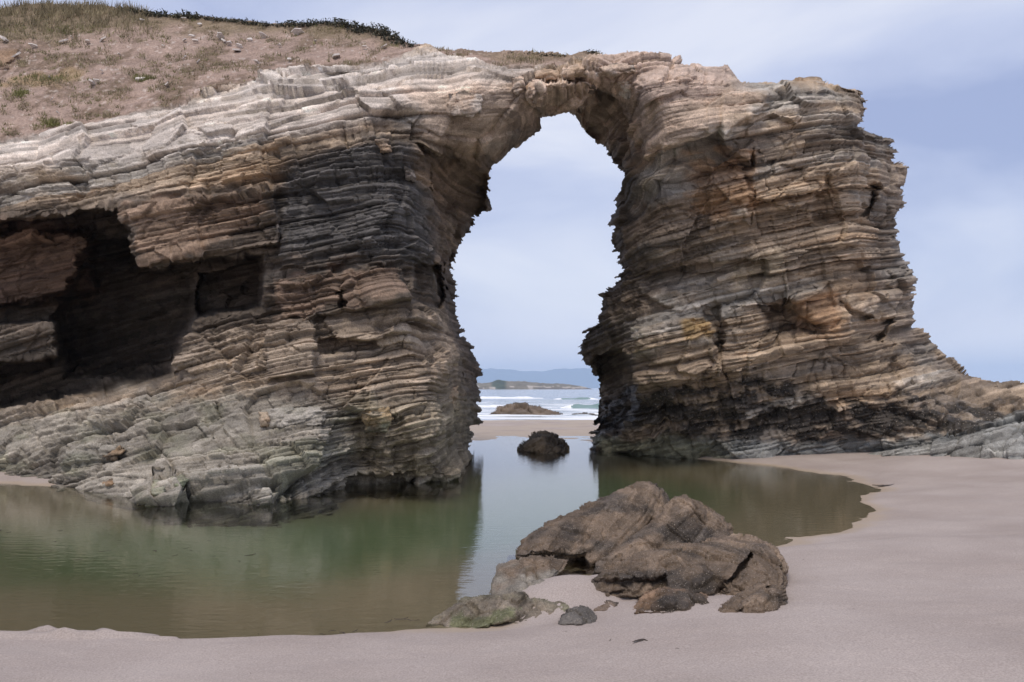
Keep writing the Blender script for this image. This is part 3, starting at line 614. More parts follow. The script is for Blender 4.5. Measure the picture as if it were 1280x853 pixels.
col = col * (1 - 0.28 * low_wet)[..., None]
# soil
sc = fbm(Xb * 0.9, Yb * 0.6, Zb * 1.1, seed=67, oct=4); sc2 = fbm(Xb * 4, Yb * 4, Zb * 4, seed=68, oct=3)
soil = np.empty(P.shape); soil[:] = (0.315, 0.232, 0.19)
soil = mixc(soil, (0.175, 0.125, 0.09), sstep(sc + 0.5 * sc2, -0.05, 0.35) * 0.85)
soil = mixc(soil, (0.50, 0.43, 0.38), 0.6 * sstep(fbm(Xb * 7, Yb * 4, Zb * 8, seed=168, oct=2), 0.42, 0.6))
soil = mixc(soil, (0.20, 0.155, 0.10), 0.8 * region([(-170, 0), (150, 0), (300, 20), (500, 40), (500, 52), (300, 42), (160, 34), (90, 48), (-170, 46)], 8, 14, 27))
soil = mixc(soil, (0.30, 0.215, 0.115), 0.7 * region([(-20, 104), (60, 92), (110, 86), (100, 98), (40, 108), (-20, 114)], 4, 8, 28))
soil = mixc(soil, (0.22, 0.165, 0.11), 0.75 * region([(600, 66), (700, 60), (760, 60), (745, 72), (640, 82)], 5, 6, 29))
soil = mixc(soil, (0.26, 0.17, 0.105), 0.8 * region([(-170, 62), (20, 64), (12, 82), (-170, 90)], 4, 5, 30))
col = col + (soil - col) * w_soil[..., None]
var = (v1 * 0.5 + v2 * 0.85 + 0.35 * (ch2 - 0.5)) * (1 - 0.85 * w_soil) + 0.22 * fbm(Xb * 3, Yb * 3, Zb * 5, seed=69, oct=3)
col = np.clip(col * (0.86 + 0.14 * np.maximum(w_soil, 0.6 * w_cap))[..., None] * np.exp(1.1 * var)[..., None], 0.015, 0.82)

# --- split into parts, and the largest slabs of each into pieces of their own
Q, cm = grid_faces(mask)
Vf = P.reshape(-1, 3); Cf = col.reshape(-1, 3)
cj, ci = np.nonzero(cm)
def lab(w): return w[cj, ci] > 0.5
cpx, cpy = PX[cj, ci], PY[cj, ci]
part = np.zeros(len(Q), int)
names = ["cliff_face", "soil_slope", "pale_cap_bed", "sea_cave", "arch_span", "pillar", "stepped_foot", "weedy_foot", "rock_shelf"]
part[:] = np.where(cpx > 745, 5, 0)
sdc = sdf_box(PX, PY, features[0][0], 5)
part[(sdc[cj, ci] > 0)] = 3
part[sdf_box(PX, PY, features[4][0], 5)[cj, ci] > 0] = 0
part[lab(w_apron) & (cpx < 660)] = 6
part[(cpx > 610) & (cpx < 790) & (cpy < 225)] = 4
part[lab(w_cap) & (cpx < 620)] = 2
part[lab(w_weed)] = 7
part[lab(w_shelf) & (cpx > 700)] = 8
part[lab(w_soil)] = 1
k, j = id1[1]
bid = (h01(k, j, 77, seed=9) * 2 ** 40).astype(np.int64).reshape(-1)[Q[:, 0]]
key = bid * 16 + part
uk, inv, cnt = np.unique(key, return_inverse=True, return_counts=True)
inframe = np.bincount(inv, weights=((cpx > 0) & (cpx < 1280) & (cpy < 600)).astype(float))
elig = (inframe >= 130) & ~np.isin(uk % 16, [1, 3, 7])
order = np.argsort(-inframe * elig)[:min(230, int(elig.sum()))]
chosen = np.full(len(uk), -1); chosen[order] = np.arange(len(order))
piece = chosen[inv]
arch = empty("rock_arch", (0, 0, 0))
tag(arch, "layered brown rock cliff pierced by a tall natural arch beside the tide pool", "rock arch")
PL = ["tan and charcoal cliff face with level bedding", "pink clay slope with stones and thin scrub", "bleached pale beds along the cliff top", "deep dark cave under a hanging block",
      "keystone blocks bridging the arch", "leaning layered rock pillar", "pale grey stepped ledges by the water", "black mussel and weed crusted rock band", "low wet grey green rock shelf"]
parents = []
srt = np.argsort(part * 1000 + piece, kind='stable'); Qs = Q[srt]; ks = (part * 1000 + piece)[srt]
lo = 0; bounds = np.flatnonzero(np.diff(ks)) + 1
pobj = {}
groups = np.split(np.arange(len(ks)), bounds)
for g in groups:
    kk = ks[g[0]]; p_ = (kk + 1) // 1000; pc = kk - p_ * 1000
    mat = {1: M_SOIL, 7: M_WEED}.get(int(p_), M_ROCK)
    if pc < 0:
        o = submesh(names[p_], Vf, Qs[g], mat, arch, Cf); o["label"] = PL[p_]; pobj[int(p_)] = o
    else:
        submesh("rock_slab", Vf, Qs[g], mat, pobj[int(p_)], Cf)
bv, bq = closing(P, cm, 4.0)
mkmesh("far_side", bv, bq, M_BACK, arch)

# helpers to stand things on the arch
def on_arch(px, py):
    i = int(np.clip(round((px - gx[0]) / STEP), 0, len(gx) - 1)); j = int(np.clip(round((py - SHEAR * (px - 640) - gy[0]) / STEP), 0, len(gy) - 1))
    return P[j, i], NRM[j, i]
def skyline(px):
    i = int(round((px - gx[0]) / STEP)); j = int(np.argmax(mask[:, i])); return j, i

def ground_depth(px, py):
    z = 0.1
    for _ in range(8): x, y = ground_xy(px, py, z); z = 0.5 * z + 0.5 * sand_z(x, y)
    return y
# ------------------------------------------------------------------ free-standing rocks, same method
def relief_rock(name, outl, ctr, levels, base, alt, label, cat="rock", step=1.0, dipx=0.35, dipy=0.2, round_w=14, round_d=0.35, thick=0.7, scale=1.0, seed=0, feats=(), cellsz=0.40, camp=0.05, group=None, mat=None, moss=None, jagpx=1.5, parent=None, foot=None):
    a = np.array(outl, float)
    hx = np.arange(a[:, 0].min() - 6, a[:, 0].max() + 6, step); hy = np.arange(a[:, 1].min() - 6, a[:, 1].max() + 6, step)
    px, py = np.meshgrid(hx, hy)
    d0 = rbf(ctr, px, py, 10.0)
    if foot is not None: d0 = d0 + ground_depth(*foot) - float(rbf(ctr, np.array([foot[0]], float), np.array([foot[1]], float), 10.0)[0])
    s_ = sdf_poly(px, py, outl) + jagpx * fbm(px / 7, py / 7, seed=seed + 1)
    msk = s_ > 0
    d = d0 + round_d * np.clip(1 - s_ / round_w, 0, 1) ** 2
    for poly, off, w in feats: d = d + off * sstep(sdf_poly(px, py, poly) + 2 * fbm(px / 8, py / 8, seed=seed + 9), 0, w)
    x, y, z = topix(px, py, d)
    nr = normals(*topix(px, py, box_blur(d, 3)))
    tc_ = np.stack([-x, -y, CH - z], -1); tc_ /= np.linalg.norm(tc_, axis=-1, keepdims=True); nr = 0.5 * nr + 0.5 * tc_
    k = 1.0 / scale
    wv = 0.05 * scale * vn(x * k, y * k, z * k, seed=seed + 2)
    s = z - dipx * x - dipy * y + wv; u = x + 0.7 * y
    ds, vv, _ = strata(x, y, z, u, s, levels, seed=seed + 20)
    c1, b1, t1_ = cells(x / cellsz, y / cellsz, (z - dipx * x) / (0.6 * cellsz), seed=seed + 3, tilt=True)
    c2, b2, t2_ = cells(x / (0.3 * cellsz), y / (0.3 * cellsz), (z - dipx * x) / (0.16 * cellsz), seed=seed + 33, tilt=True)
    dd = ds + 0.32 * cellsz * t1_ + 0.09 * cellsz * t2_ + 0.25 * camp * (c2 - 0.5) + camp * (c1 - 0.5) - 0.25 * camp * np.exp(-(b1 / 0.07) ** 2) + 0.035 * scale * fbm(x * 3 * k, y * 3 * k, z * 3 * k, seed=seed + 4, oct=4) - 0.05 * scale * np.abs(fbm(u * 1.6 * k, s * 9 * k, seed=seed + 15, oct=3)) + 0.022 * scale * fbm(x * 14 * k, y * 14 * k, z * 18 * k, seed=seed + 14, oct=3)
    p = np.stack([x, y, z], -1) + nr * dd[..., None]
    cc = np.empty(p.shape); cc[:] = base
    cc = mixc(cc, alt, sstep(fbm(x * 1.5 * k, y * 1.5 * k, z * 2.5 * k, seed=seed + 5, oct=4), -0.1, 0.4))
    cc = mixc(cc, (0.055, 0.046, 0.038), 0.75 * sstep(fbm(u * 0.9 * k, s * 4.5 * k, seed=seed + 8, oct=4), 0.12, 0.4))
    if moss is not None: cc = mixc(cc, (0.13, 0.14, 0.07), 0.8 * sstep(sdf_poly(px, py, moss) + 8 * fbm(px / 9, py / 9, seed=seed + 6), -4, 6))
    cc = np.clip(cc * np.exp(0.6 * vv + 0.45 * fbm(x * 8 * k, y * 8 * k, z * 8 * k, seed=seed + 7, oct=3))[..., None], 0.02, 0.8)
    q, c_ = grid_faces(msk)
    v2_, q2_ = closing(p, c_, thick, 4)                     # one closed body
    ids, inv = np.unique(q.ravel(), return_inverse=True); nv = len(ids)
    o = mkmesh(name, np.concatenate([p.reshape(-1, 3)[ids], v2_]), np.concatenate([inv.reshape(q.shape), q2_ + nv]), mat or (M_BOULDER if parent is None else M_ROCK), parent,
               np.concatenate([cc.reshape(-1, 3)[ids], np.tile(np.array(base), (len(v2_), 1))]))
    if parent is None: tag(o, label, cat, group)
    return o
BR, DK, OC = (0.165, 0.122, 0.088), (0.078, 0.064, 0.053), (0.30, 0.19, 0.11)
LVB = [(0.30, 0.075, 1.3, 0.07), (0.12, 0.028, 0.8, 0.03), (0.05, 0.012, 0.5, 0.012)]
G = "rocks of the outcrop in the sand"
relief_rock("boulder", [(606, 745), (612, 722), (632, 698), (650, 674), (680, 652), (712, 638), (740, 628), (780, 610), (804, 601), (822, 603), (832, 615), (838, 626), (842, 660), (800, 700), (770, 712), (700, 720), (650, 740)],
    [(612, 722, 9.9), (635, 735, 9.5), (632, 700, 10.0), (650, 690, 9.7), (690, 692, 9.6), (735, 700, 9.5), (700, 720, 9.3), (680, 655, 10.5), (740, 630, 10.9), (740, 665, 10.1), (800, 603, 11.4), (800, 640, 10.6), (780, 680, 9.9), (838, 625, 11.2), (838, 660, 10.5), (610, 750, 9.6)],
    LVB, BR, DK, "long barnacled boulder rising to the peak of the sand outcrop", "boulder", seed=1000, group=G, foot=(690, 722),
    feats=[([(640, 694), (735, 690), (740, 712), (640, 720)], 0.35, 6)])
relief_rock("boulder", [(738, 720), (744, 703), (765, 688), (800, 664), (828, 640), (842, 622), (858, 618), (885, 632), (905, 646), (920, 668), (925, 690), (900, 712), (800, 720), (770, 725)],
    [(744, 703, 9.4), (760, 712, 9.25), (800, 665, 10.0), (800, 700, 9.4), (845, 622, 10.7), (858, 620, 10.7), (858, 660, 10.1), (860, 690, 9.6), (905, 648, 10.5), (920, 672, 10.1), (910, 695, 9.6), (738, 725, 9.2)],
    LVB, BR, DK, "rounded brown boulder leaning on the right flank of the outcrop's peak", "boulder", seed=1100, group=G, foot=(800, 715))
relief_rock("boulder", [(734, 748), (738, 728), (752, 712), (790, 694), (830, 682), (880, 675), (920, 672), (952, 675), (972, 684), (983, 705), (988, 728), (984, 748), (940, 752), (900, 750), (850, 752), (800, 752), (770, 748)],
    [(740, 735, 9.0), (745, 748, 8.9), (790, 696, 9.5), (790, 735, 8.85), (850, 682, 9.8), (850, 720, 9.0), (850, 745, 8.7), (920, 674, 9.9), (920, 710, 9.0), (920, 745, 8.6), (972, 686, 9.6), (975, 720, 8.8), (985, 745, 8.5), (810, 752, 8.75)],
    LVB, BR, DK, "broad dark flat-topped boulder with a slanting cleft, front of the outcrop", "boulder", seed=1200, group=G, foot=(850, 752),
    feats=[([(738, 722), (790, 722), (835, 716), (838, 745), (735, 748)], 0.22, 6), ([(938, 690), (945, 694), (905, 742), (892, 745)], 0.35, 4)])
relief_rock("boulder", [(784, 772), (790, 756), (806, 738), (830, 728), (862, 730), (886, 742), (894, 758), (886, 772), (840, 776)],
    [(786, 768, 8.25), (806, 740, 8.7), (832, 730, 8.75), (840, 755, 8.3), (840, 772, 8.15), (886, 744, 8.6), (892, 765, 8.25)],
    LVB[1:], (0.26, 0.17, 0.11), DK, "low rusty brown stone block wedged under the flat-topped boulder", "boulder", seed=1300, group=G, foot=(840, 768), round_w=8, camp=0.08)
relief_rock("boulder", [(884, 772), (900, 752), (940, 728), (962, 724), (966, 732), (936, 760), (924, 774)],
    [(890, 768, 8.25), (902, 752, 8.4), (940, 730, 8.6), (962, 726, 8.6), (930, 762, 8.2), (924, 774, 8.15)],
    LVB[1:], BR, DK, "narrow slanting rock rib between the rusty block and the end stone", "boulder", seed=1400, group=G, foot=(905, 768), round_w=7, round_d=0.2, camp=0.06)
relief_rock("boulder", [(918, 772), (926, 752), (948, 734), (972, 730), (980, 738), (985, 762), (976, 774), (940, 776)],
    [(920, 768, 8.2), (926, 752, 8.35), (948, 736, 8.55), (976, 734, 8.55), (955, 756, 8.2), (984, 764, 8.2), (950, 774, 8.1)],
    LVB[1:], BR, DK, "squarish end stone at the dry sand end of the outcrop", "boulder", seed=1500, group=G, foot=(950, 768), round_w=8, camp=0.07)
relief_rock("rock_ledge", [(606, 752), (611, 732), (622, 706), (650, 694), (690, 693), (712, 698), (706, 712), (690, 724), (675, 740), (640, 752)],
    [(610, 745, 9.2), (612, 728, 9.5), (625, 706, 9.9), (660, 695, 9.95), (705, 700, 9.7), (660, 718, 9.4), (640, 738, 9.05), (690, 722, 9.25), (675, 745, 8.9)],
    LVB[1:], (0.24, 0.215, 0.18), BR, "low flat grey ledge dusted with sand at the pool edge of the outcrop", "ledge", seed=1600, group=G, foot=(650, 742), round_w=6, round_d=0.15, camp=0.05)
relief_rock("rock_slab", [(520, 790), (536, 777), (566, 758), (575, 746), (606, 738), (640, 738), (668, 744), (700, 752), (720, 760), (716, 785), (660, 784), (625, 782), (590, 792), (560, 795)],
    [(530, 786, 8.15), (545, 772, 8.3), (575, 748, 8.55), (630, 740, 8.65), (690, 752, 8.5), (600, 768, 8.2), (590, 790, 8.0), (650, 778, 8.15), (710, 780, 8.15), (540, 795, 7.95)],
    LVB[1:], (0.24, 0.20, 0.155), (0.19, 0.175, 0.12), "low mossy green brown slab lying in sand beside the pool", "rock slab", seed=1700, group=G, foot=(620, 786), round_w=6, round_d=0.12, camp=0.07,
    moss=[(560, 772), (590, 765), (650, 758), (640, 775), (590, 792), (560, 790)])
relief_rock("rounded_stone", [(694, 784), (700, 766), (716, 756), (736, 756), (748, 768), (751, 782), (740, 788), (705, 788)],
    [(696, 782, 8.15), (702, 766, 8.35), (724, 757, 8.5), (746, 768, 8.35), (724, 775, 8.1), (748, 784, 8.1), (710, 788, 8.05)],
    LVB[2:], (0.15, 0.135, 0.12), (0.19, 0.165, 0.14), "smooth dark grey stone at the end of the mossy slab", "stone", seed=1800, group=G, foot=(725, 784), round_w=9, round_d=0.2, camp=0.03, thick=0.4)
relief_rock("small_stone", [(738, 766), (744, 753), (758, 749), (774, 753), (781, 762), (774, 768)],
    [(740, 764, 8.35), (746, 754, 8.5), (770, 753, 8.5), (760, 762, 8.3), (778, 765, 8.35)],
    LVB[2:], (0.27, 0.20, 0.15), DK, "small brown stone alone in sand before the flat-topped boulder", "stone", seed=1900, group=G, foot=(760, 765), round_w=5, round_d=0.12, camp=0.03, thick=0.25)
relief_rock("small_stone", [(755, 742), (762, 731), (778, 726), (790, 732), (792, 744), (770, 748)],
    [(756, 742, 8.7), (764, 732, 8.85), (786, 732, 8.85), (775, 742, 8.65), (790, 746, 8.65)],
    LVB[2:], (0.28, 0.18, 0.12), DK, "small reddish stone tucked under the flat-topped boulder", "stone", seed=1950, group=G, foot=(774, 746), round_w=5, round_d=0.12, camp=0.03, thick=0.25)
relief_rock("boulder", [(645, 580), (649, 560), (656, 552), (664, 544), (672, 539), (682, 538), (690, 541), (699, 546), (708, 549), (711, 557), (712, 580)],
    [(651, 563, 31.6), (680, 567, 30.2), (709, 560, 31.6), (660, 547, 32.4), (680, 540, 32.8), (704, 549, 32.4), (680, 553, 31.2), (651, 580, 30.8), (709, 580, 30.8)],
    [(0.5, 0.10, 2.0, 0.05), (0.2, 0.05, 1.2, 0.03)], (0.17, 0.13, 0.088), (0.085, 0.068, 0.05), "dark pyramid-shaped boulder standing in the pool under the arch", "boulder", step=0.7, seed=2000, scale=3.0, cellsz=0.6, camp=0.34, thick=2.2, round_d=0.6, round_w=6, jagpx=0.9, mat=M_ROCK)
relief_rock("sea_rock", [(606, 526), (613, 516), (622, 510), (636, 506), (650, 504), (664, 506), (674, 506), (684, 512), (696, 515), (702, 518), (704, 526)],
    [(613, 518, 79), (650, 519.5, 76.5), (700, 518, 79), (640, 507, 83), (670, 507, 83), (655, 512, 79.5), (620, 526, 77), (700, 526, 77)],
    [(0.7, 0.5, 3.0, 0.1), (0.3, 0.2, 1.5, 0.06)], (0.15, 0.115, 0.085), (0.09, 0.075, 0.06), "flat brown reef rock awash in the breaking surf", "rock", step=0.6, seed=2100, scale=6, cellsz=2, camp=0.5, thick=5, round_d=1.5, round_w=4, jagpx=0.8, dipx=0.1, mat=M_ROCK)
relief_rock("sea_rock", [(708, 524), (714, 518), (730, 516.6), (744, 518), (760, 519), (764, 524)],
    [(712, 519.5, 78), (740, 520, 77), (760, 520, 77), (730, 517, 80), (712, 524, 76.5), (760, 524, 76.5)],
    [(0.4, 0.2, 2.0, 0.06)], (0.12, 0.105, 0.09), (0.08, 0.07, 0.06), "thin low dark reef barely above the surf beside the flat rock", "rock", step=0.6, seed=2200, scale=6, cellsz=1.5, camp=0.2, thick=3, round_d=0.6, round_w=3, jagpx=0.5, mat=M_ROCK)

# ------------------------------------------------------------------ loose-jointed blocks of the arch
def wedged(poly, proud, base, alt, seed, par, thick=0.9):
    a = np.array(poly, float); c = a.mean(0)
    pts = [(x, y, float(on_arch(c[0] + (x - c[0]) * 0.8, c[1] + (y - c[1]) * 0.8)[0][1]) - proud * 0.6) for x, y in poly]
    dep = float(np.median([p_[2] for p_ in pts])); sl = 0.5
    pts = [(x, y, dep + sl * (d - dep)) for x, y, d in pts] + [(c[0], c[1], dep - proud * 0.6)]
    relief_rock("rock_block", poly, pts, [(0.45, 0.05, 1.6, 0.03), (0.16, 0.03, 1.2, 0.02)], base, alt, None, step=1.0, seed=seed, scale=0.9, cellsz=0.5, camp=0.12,
                thick=thick, round_d=0.10, round_w=3, jagpx=1.6, dipx=0.17, dipy=0.0, mat=M_ROCK, parent=par)
SP, PK = pobj[4], (0.50, 0.385, 0.30)
PAL, BRO = (0.52, 0.45, 0.39), (0.36, 0.26, 0.18)
for i, (poly, pr, ba, al, pa) in enumerate([
    ([(680, 124), (690, 101), (716, 98), (741, 103), (746, 110), (738, 124), (722, 136), (706, 142), (690, 147), (680, 146)], 0.45, PK, BRO, SP),
    ([(656, 106), (667, 99), (680, 101), (683, 118), (676, 134), (665, 137), (655, 123)], 0.2, PK, BRO, SP),
    ([(702, 84), (716, 81), (731, 83), (733, 97), (718, 101), (703, 100)], 0.4, PK, BRO, SP),
    ([(667, 89), (684, 85), (700, 87), (701, 99), (684, 102), (668, 99)], 0.3, BRO, PK, SP),
    ([(733, 84), (768, 78), (793, 81), (796, 92), (764, 99), (736, 98)], 0.4, PK, PAL, SP),
    ([(764, 100), (788, 95), (794, 112), (786, 126), (772, 120)], 0.35, (0.60, 0.54, 0.48), PK, SP),
    ([(561, 118), (580, 114), (604, 118), (602, 140), (590, 148), (562, 143)], 0.3, PAL, PK, pobj[0]),
    ([(640, 96), (655, 94), (657, 112), (648, 122), (638, 114)], 0.3, PK, PAL, SP),
    ([(470, 176), (486, 172), (490, 190), (474, 194)], 0.3, BRO, PAL, pobj[0]),
    ([(504, 205), (518, 212), (522, 230), (506, 226)], 0.3, (0.22, 0.19, 0.17), BRO, pobj[0]),
    ([(172, 608), (190, 598), (206, 600), (208, 622), (192, 636), (170, 634)], 0.5, (0.30, 0.29, 0.22), (0.24, 0.20, 0.14), pobj[6]),
    ([(207, 598), (228, 590), (236, 600), (228, 612), (210, 614)], 0.4, (0.24, 0.25, 0.17), (0.28, 0.26, 0.2), pobj[6]),
    ([(128, 570), (150, 556), (158, 562), (146, 576), (130, 578)], 0.35, (0.28, 0.20, 0.13), BRO, pobj[6]),
    ([(124, 602), (146, 596), (148, 606), (126, 610)], 0.3, (0.24, 0.16, 0.10), BRO, pobj[6]),
    ([(450, 512), (486, 506), (496, 524), (484, 544), (455, 542)], 0.35, (0.34, 0.25, 0.15), (0.28, 0.27, 0.19), pobj[6]),
    ([(332, 512), (400, 506), (410, 522), (398, 534), (336, 536)], 0.3, (0.36, 0.33, 0.29), (0.28, 0.26, 0.22), pobj[6]),
    ([(322, 514), (336, 512), (338, 532), (326, 534)], 0.3, (0.34, 0.27, 0.2), BRO, pobj[6]),
    ([(560, 484), (574, 482), (576, 512), (562, 520)], 0.4, (0.33, 0.27, 0.20), BRO, pobj[6])]):
    wedged(poly, pr, ba, al, 3000 + 40 * i, pa)

# ------------------------------------------------------------------ waves
M_FOAM = plain("white_foam", (0.80, 0.82, 0.84), 0.9, nscale=1.5, var=0.15)
M_WAVE = plain("green_wave_face", (0.17, 0.26, 0.24), 0.25, 0.5, nscale=0.8, var=0.2)
def wave(x0, x1, Y, hgt, label, seed, green=False):
    n = 70; xs_ = np.linspace(x0, x1, n); tt = np.linspace(0, 1, n); en = np.sin(np.pi * tt) ** 0.6
    prof = [(-1.6, -0.02), (-0.9, 0.25), (-0.45, 0.8), (-0.15, 1.0), (0.5, 0.8), (1.6, 0.3), (3.0, -0.02)]
    wig = 0.8 * vn(xs_ * 0.2, xs_ * 0, seed=seed); hh = hgt * en * (0.75 + 0.35 * vn(xs_ * 0.5, xs_ * 0 + 3, seed=seed))
    V = np.array([[x, Y + wig[i] + a * hgt * 1.6, SEA_Z - 0.03 + b * hh[i]] for i, x in enumerate(xs_) for a, b in prof])
    m_ = len(prof); F_ = []; T_ = []
    for i in range(n - 1):
        for j in range(m_ - 1):
            q = [i * m_ + j, (i + 1) * m_ + j, (i + 1) * m_ + j + 1, i * m_ + j + 1]
            (F_ if (green and j < 3 and 0.18 < tt[i] + 0.05 * h01(i, j, seed=seed) < 0.8) else T_).append(q)
    r = empty("breaking_wave"); tag(r, label, "wave", "waves rolling onto the far beach")
    if F_: submesh("wave_face", V, np.array(F_), M_WAVE, r, smooth=True)
    submesh("foam_crest", V, np.array(T_), M_FOAM, r, smooth=True)
wave(-12, 8, 200, 0.75, "long white breaker farthest out, beyond the flat reef rock", 1)
wave(9.5, 20, 185, 0.7, "short green-faced breaker out past the thin reef", 2, True)
wave(6.2, 16, 104, 0.7, "green wave curling just behind the thin low reef", 3, True)
wave(-14, 2.0, 110, 0.4, "low foaming swell line behind the flat reef rock", 4)

# ------------------------------------------------------------------ far land
def ridge(name, x0, x1, Y, depth, hfun, cfun, nx, ny, mat, label, cat, kind="structure"):
    xs_ = np.linspace(x0, x1, nx); vs_ = np.linspace(0, 1, ny)
    XX, VV = np.meshgrid(xs_, vs_); YY = Y + VV * depth
    H = hfun(XX) * np.sin(np.pi * np.clip(VV, 0, 1)) ** 0.55 * (1 + 0.25 * fbm(XX / (depth * 0.15), YY / (depth * 0.15), seed=601, oct=4)) - 3
    q, _ = grid_faces(np.ones(XX.shape, bool))
    o = mkmesh(name, np.stack([XX, YY, H], -1).reshape(-1, 3), q[:, ::-1], mat, None, cfun(XX, YY, H).reshape(-1, 3), True)
    return tag(o, label, cat, kind=kind)
M_LAND = rock_mat("coastal_land", fine=0.05, bump=0.0)
def isl_h(x):
    pxv = CX + x / 1450 * F0
    return np.interp(pxv, [480, 560, 600, 612, 622, 632, 645, 660, 690, 715, 735, 745], [6, 9, 12.5, 14.5, 17.5, 15.5, 14, 13.5, 11.5, 8, 4, 0]) + 3
def isl_c(x, y, z):
    c = np.empty(x.shape + (3,)); c[:] = (0.17, 0.145, 0.10)
    pxv = CX + x / 1450 * F0
    c = mixc(c, (0.05, 0.065, 0.035), sstep(1 - np.abs(pxv - 623) / 12, 0, 0.5))
    c = mixc(c, (0.50, 0.44, 0.38), 0.85 * sstep(fbm(x * 0.06, z * 0.5, seed=610, oct=3), 0.1, 0.3) * (z < 6))
    c = mixc(c, (0.11, 0.09, 0.075), 1.0 * (z < 1.6))
    return c
ridge("headland", -240, 155, 1450, 160, isl_h, isl_c, 300, 30, M_LAND, "low dark grassy headland with pale shore rocks across the sea", "headland")
def mt_h(x):
    pxv = CX + x / 12000 * F0
    return np.interp(pxv, [200, 400, 560, 600, 630, 650, 662, 690, 710, 730, 780, 900, 1050, 1120], [120, 240, 290, 292, 268, 258, 262, 275, 282, 272, 250, 220, 120, 0]) + 3
def mt_c(x, y, z):
    c = np.empty(x.shape + (3,)); c[:] = (0.06, 0.095, 0.11); return c
ridge("hills", -6500, 5900, 11500, 1500, mt_h, mt_c, 260, 24, M_LAND, "long blue hazy mountain ridge on the horizon", "hills")

# ------------------------------------------------------------------ stones, scrub and grass on the soil slope
def slab_mesh(seed, n=7):
    r = np.random.default_rng(seed); a = np.sort(r.uniform(0, 2 * math.pi, n)); rad = r.uniform(0.6, 1.0, n)
    top = [(math.cos(t) * q, math.sin(t) * q * 0.6, 0.09 + r.uniform(-.05, .05)) for t, q in zip(a, rad)]
    bot = [(x * 1.08, y * 1.08, -0.16) for x, y, z in top]
    me = bpy.data.meshes.new("stone")
    me.from_pydata(top + bot, [], [list(range(n)), list(range(2 * n - 1, n - 1, -1))] + [[i, i + n, (i + 1) % n + n, (i + 1) % n] for i in range(n)])
    me.materials.append(M_STONE); return me
smeshes = [slab_mesh(s) for s in range(6)]
stones = [(79, 52, 9), (90, 48, 6), (111, 54, 8), (129, 51, 10), (250, 32, 6), (245, 55, 8), (231, 54, 7), (240, 48, 7), (128, 92, 6), (62, 98, 5), (176, 99, 10), (116, 106, 14), (122, 103, 8), (66, 126, 6),
          (179, 28, 8), (42, 59, 9), (249, 81, 8), (232, 27, 6), (74, 143, 5), (276, 49, 13), (296, 64, 13), (288, 57, 10), (330, 47, 11), (232, 74, 6), (281, 53, 9), (373, 40, 14), (421, 74, 14), (313, 52, 9), (300, 60, 8),
          (150, 70, 5), (205, 60, 4), (350, 60, 6), (395, 55, 5), (20, 70, 12), (8, 52, 14), (455, 62, 6), (480, 60, 8), (362, 78, 7), (322, 82, 8), (210, 110, 9)]
for i, (px, py, wpx) in enumerate(stones):
    p, n = on_arch(px, py)
    o = bpy.data.objects.new("stone", smeshes[i % 6]); COL.objects.link(o)
    s = wpx / F0 * p[1] * 0.7
    o.location = p + np.array([0, -0.06, 0.06]); o.scale = (s, s, s)
    o.rotation_euler = (math.radians(30 + 14 * math.sin(i * 2.1)), math.radians(-15 + 16 * math.sin(i * 1.3)), i * 1.9)
    tag(o, "pale flat stone lying on the pink soil slope above the cliff", "stone", "loose stones on the soil slope")

def leaf_cloud(n, r, rx, ry, rz, size):
    V = []; F_ = []
    for i in range(n):
        while True:
            q = r.uniform(-1, 1, 3)
            if q @ q < 1 and q[2] > -0.35: break
        q = q * (0.55 + 0.45 * (q @ q)) * (1 + 0.25 * math.sin(q[0] * 7) * math.cos(q[1] * 5))
        c = q * (rx, ry, rz); a = r.normal(size=3); a /= np.linalg.norm(a); b = np.cross(a, r.normal(size=3)); b /= np.linalg.norm(b)
        s = size * r.uniform(0.6, 1.4); k = len(V)
        V += [c - a * s, c + b * s * 0.45, c + a * s, c - b * s * 0.45]; F_.append((k, k + 1, k + 2, k + 3))
    return np.array(V), np.array(F_)
protos = []
for s in range(4):
    r = np.random.default_rng(50 + s)
    V, F_ = leaf_cloud(420, r, 0.42, 0.34, 0.22, 0.045)
    g = mkmesh("foliage", V, F_, M_SHRUB); st = []; sf = []
    for i in range(9):
        a = r.uniform(0, 6.28); tip = np.array([0.3 * math.cos(a), 0.24 * math.sin(a), r.uniform(0.05, 0.2)]); w = 0.012; k = len(st)
        base_ = np.array([0, 0, -0.2]); sdv = np.array([-math.sin(a), math.cos(a), 0]) * w
        st += [base_ - sdv, base_ + sdv, tip + sdv * .3, tip - sdv * .3]; sf.append((k, k + 1, k + 2, k + 3))
    tw = mkmesh("stem", np.array(st), np.array(sf), M_TWIG)
    protos.append((g, tw))
used = set()
sh = [(188, 1.0), (204, 1.15), (222, 0.9), (234, 1.25), (248, 0.9), (262, 0.8), (275, 0.9), (290, 0.8), (305, 0.9), (319, 0.9), (334, 0.8), (352, 0.9), (366, 1.0), (380, 1.0), (394, 1.0), (408, 1.0), (421, 1.1), (434, 1.2),
      (446, 1.25), (458, 1.3), (470, 1.3), (481, 1.25), (491, 1.1), (501, 1.0), (515, 0.8), (640, 0.5), (664, 0.7), (684, 0.8), (700, 0.8), (738, 0.9), (172, 0.9), (156, 0.8)]
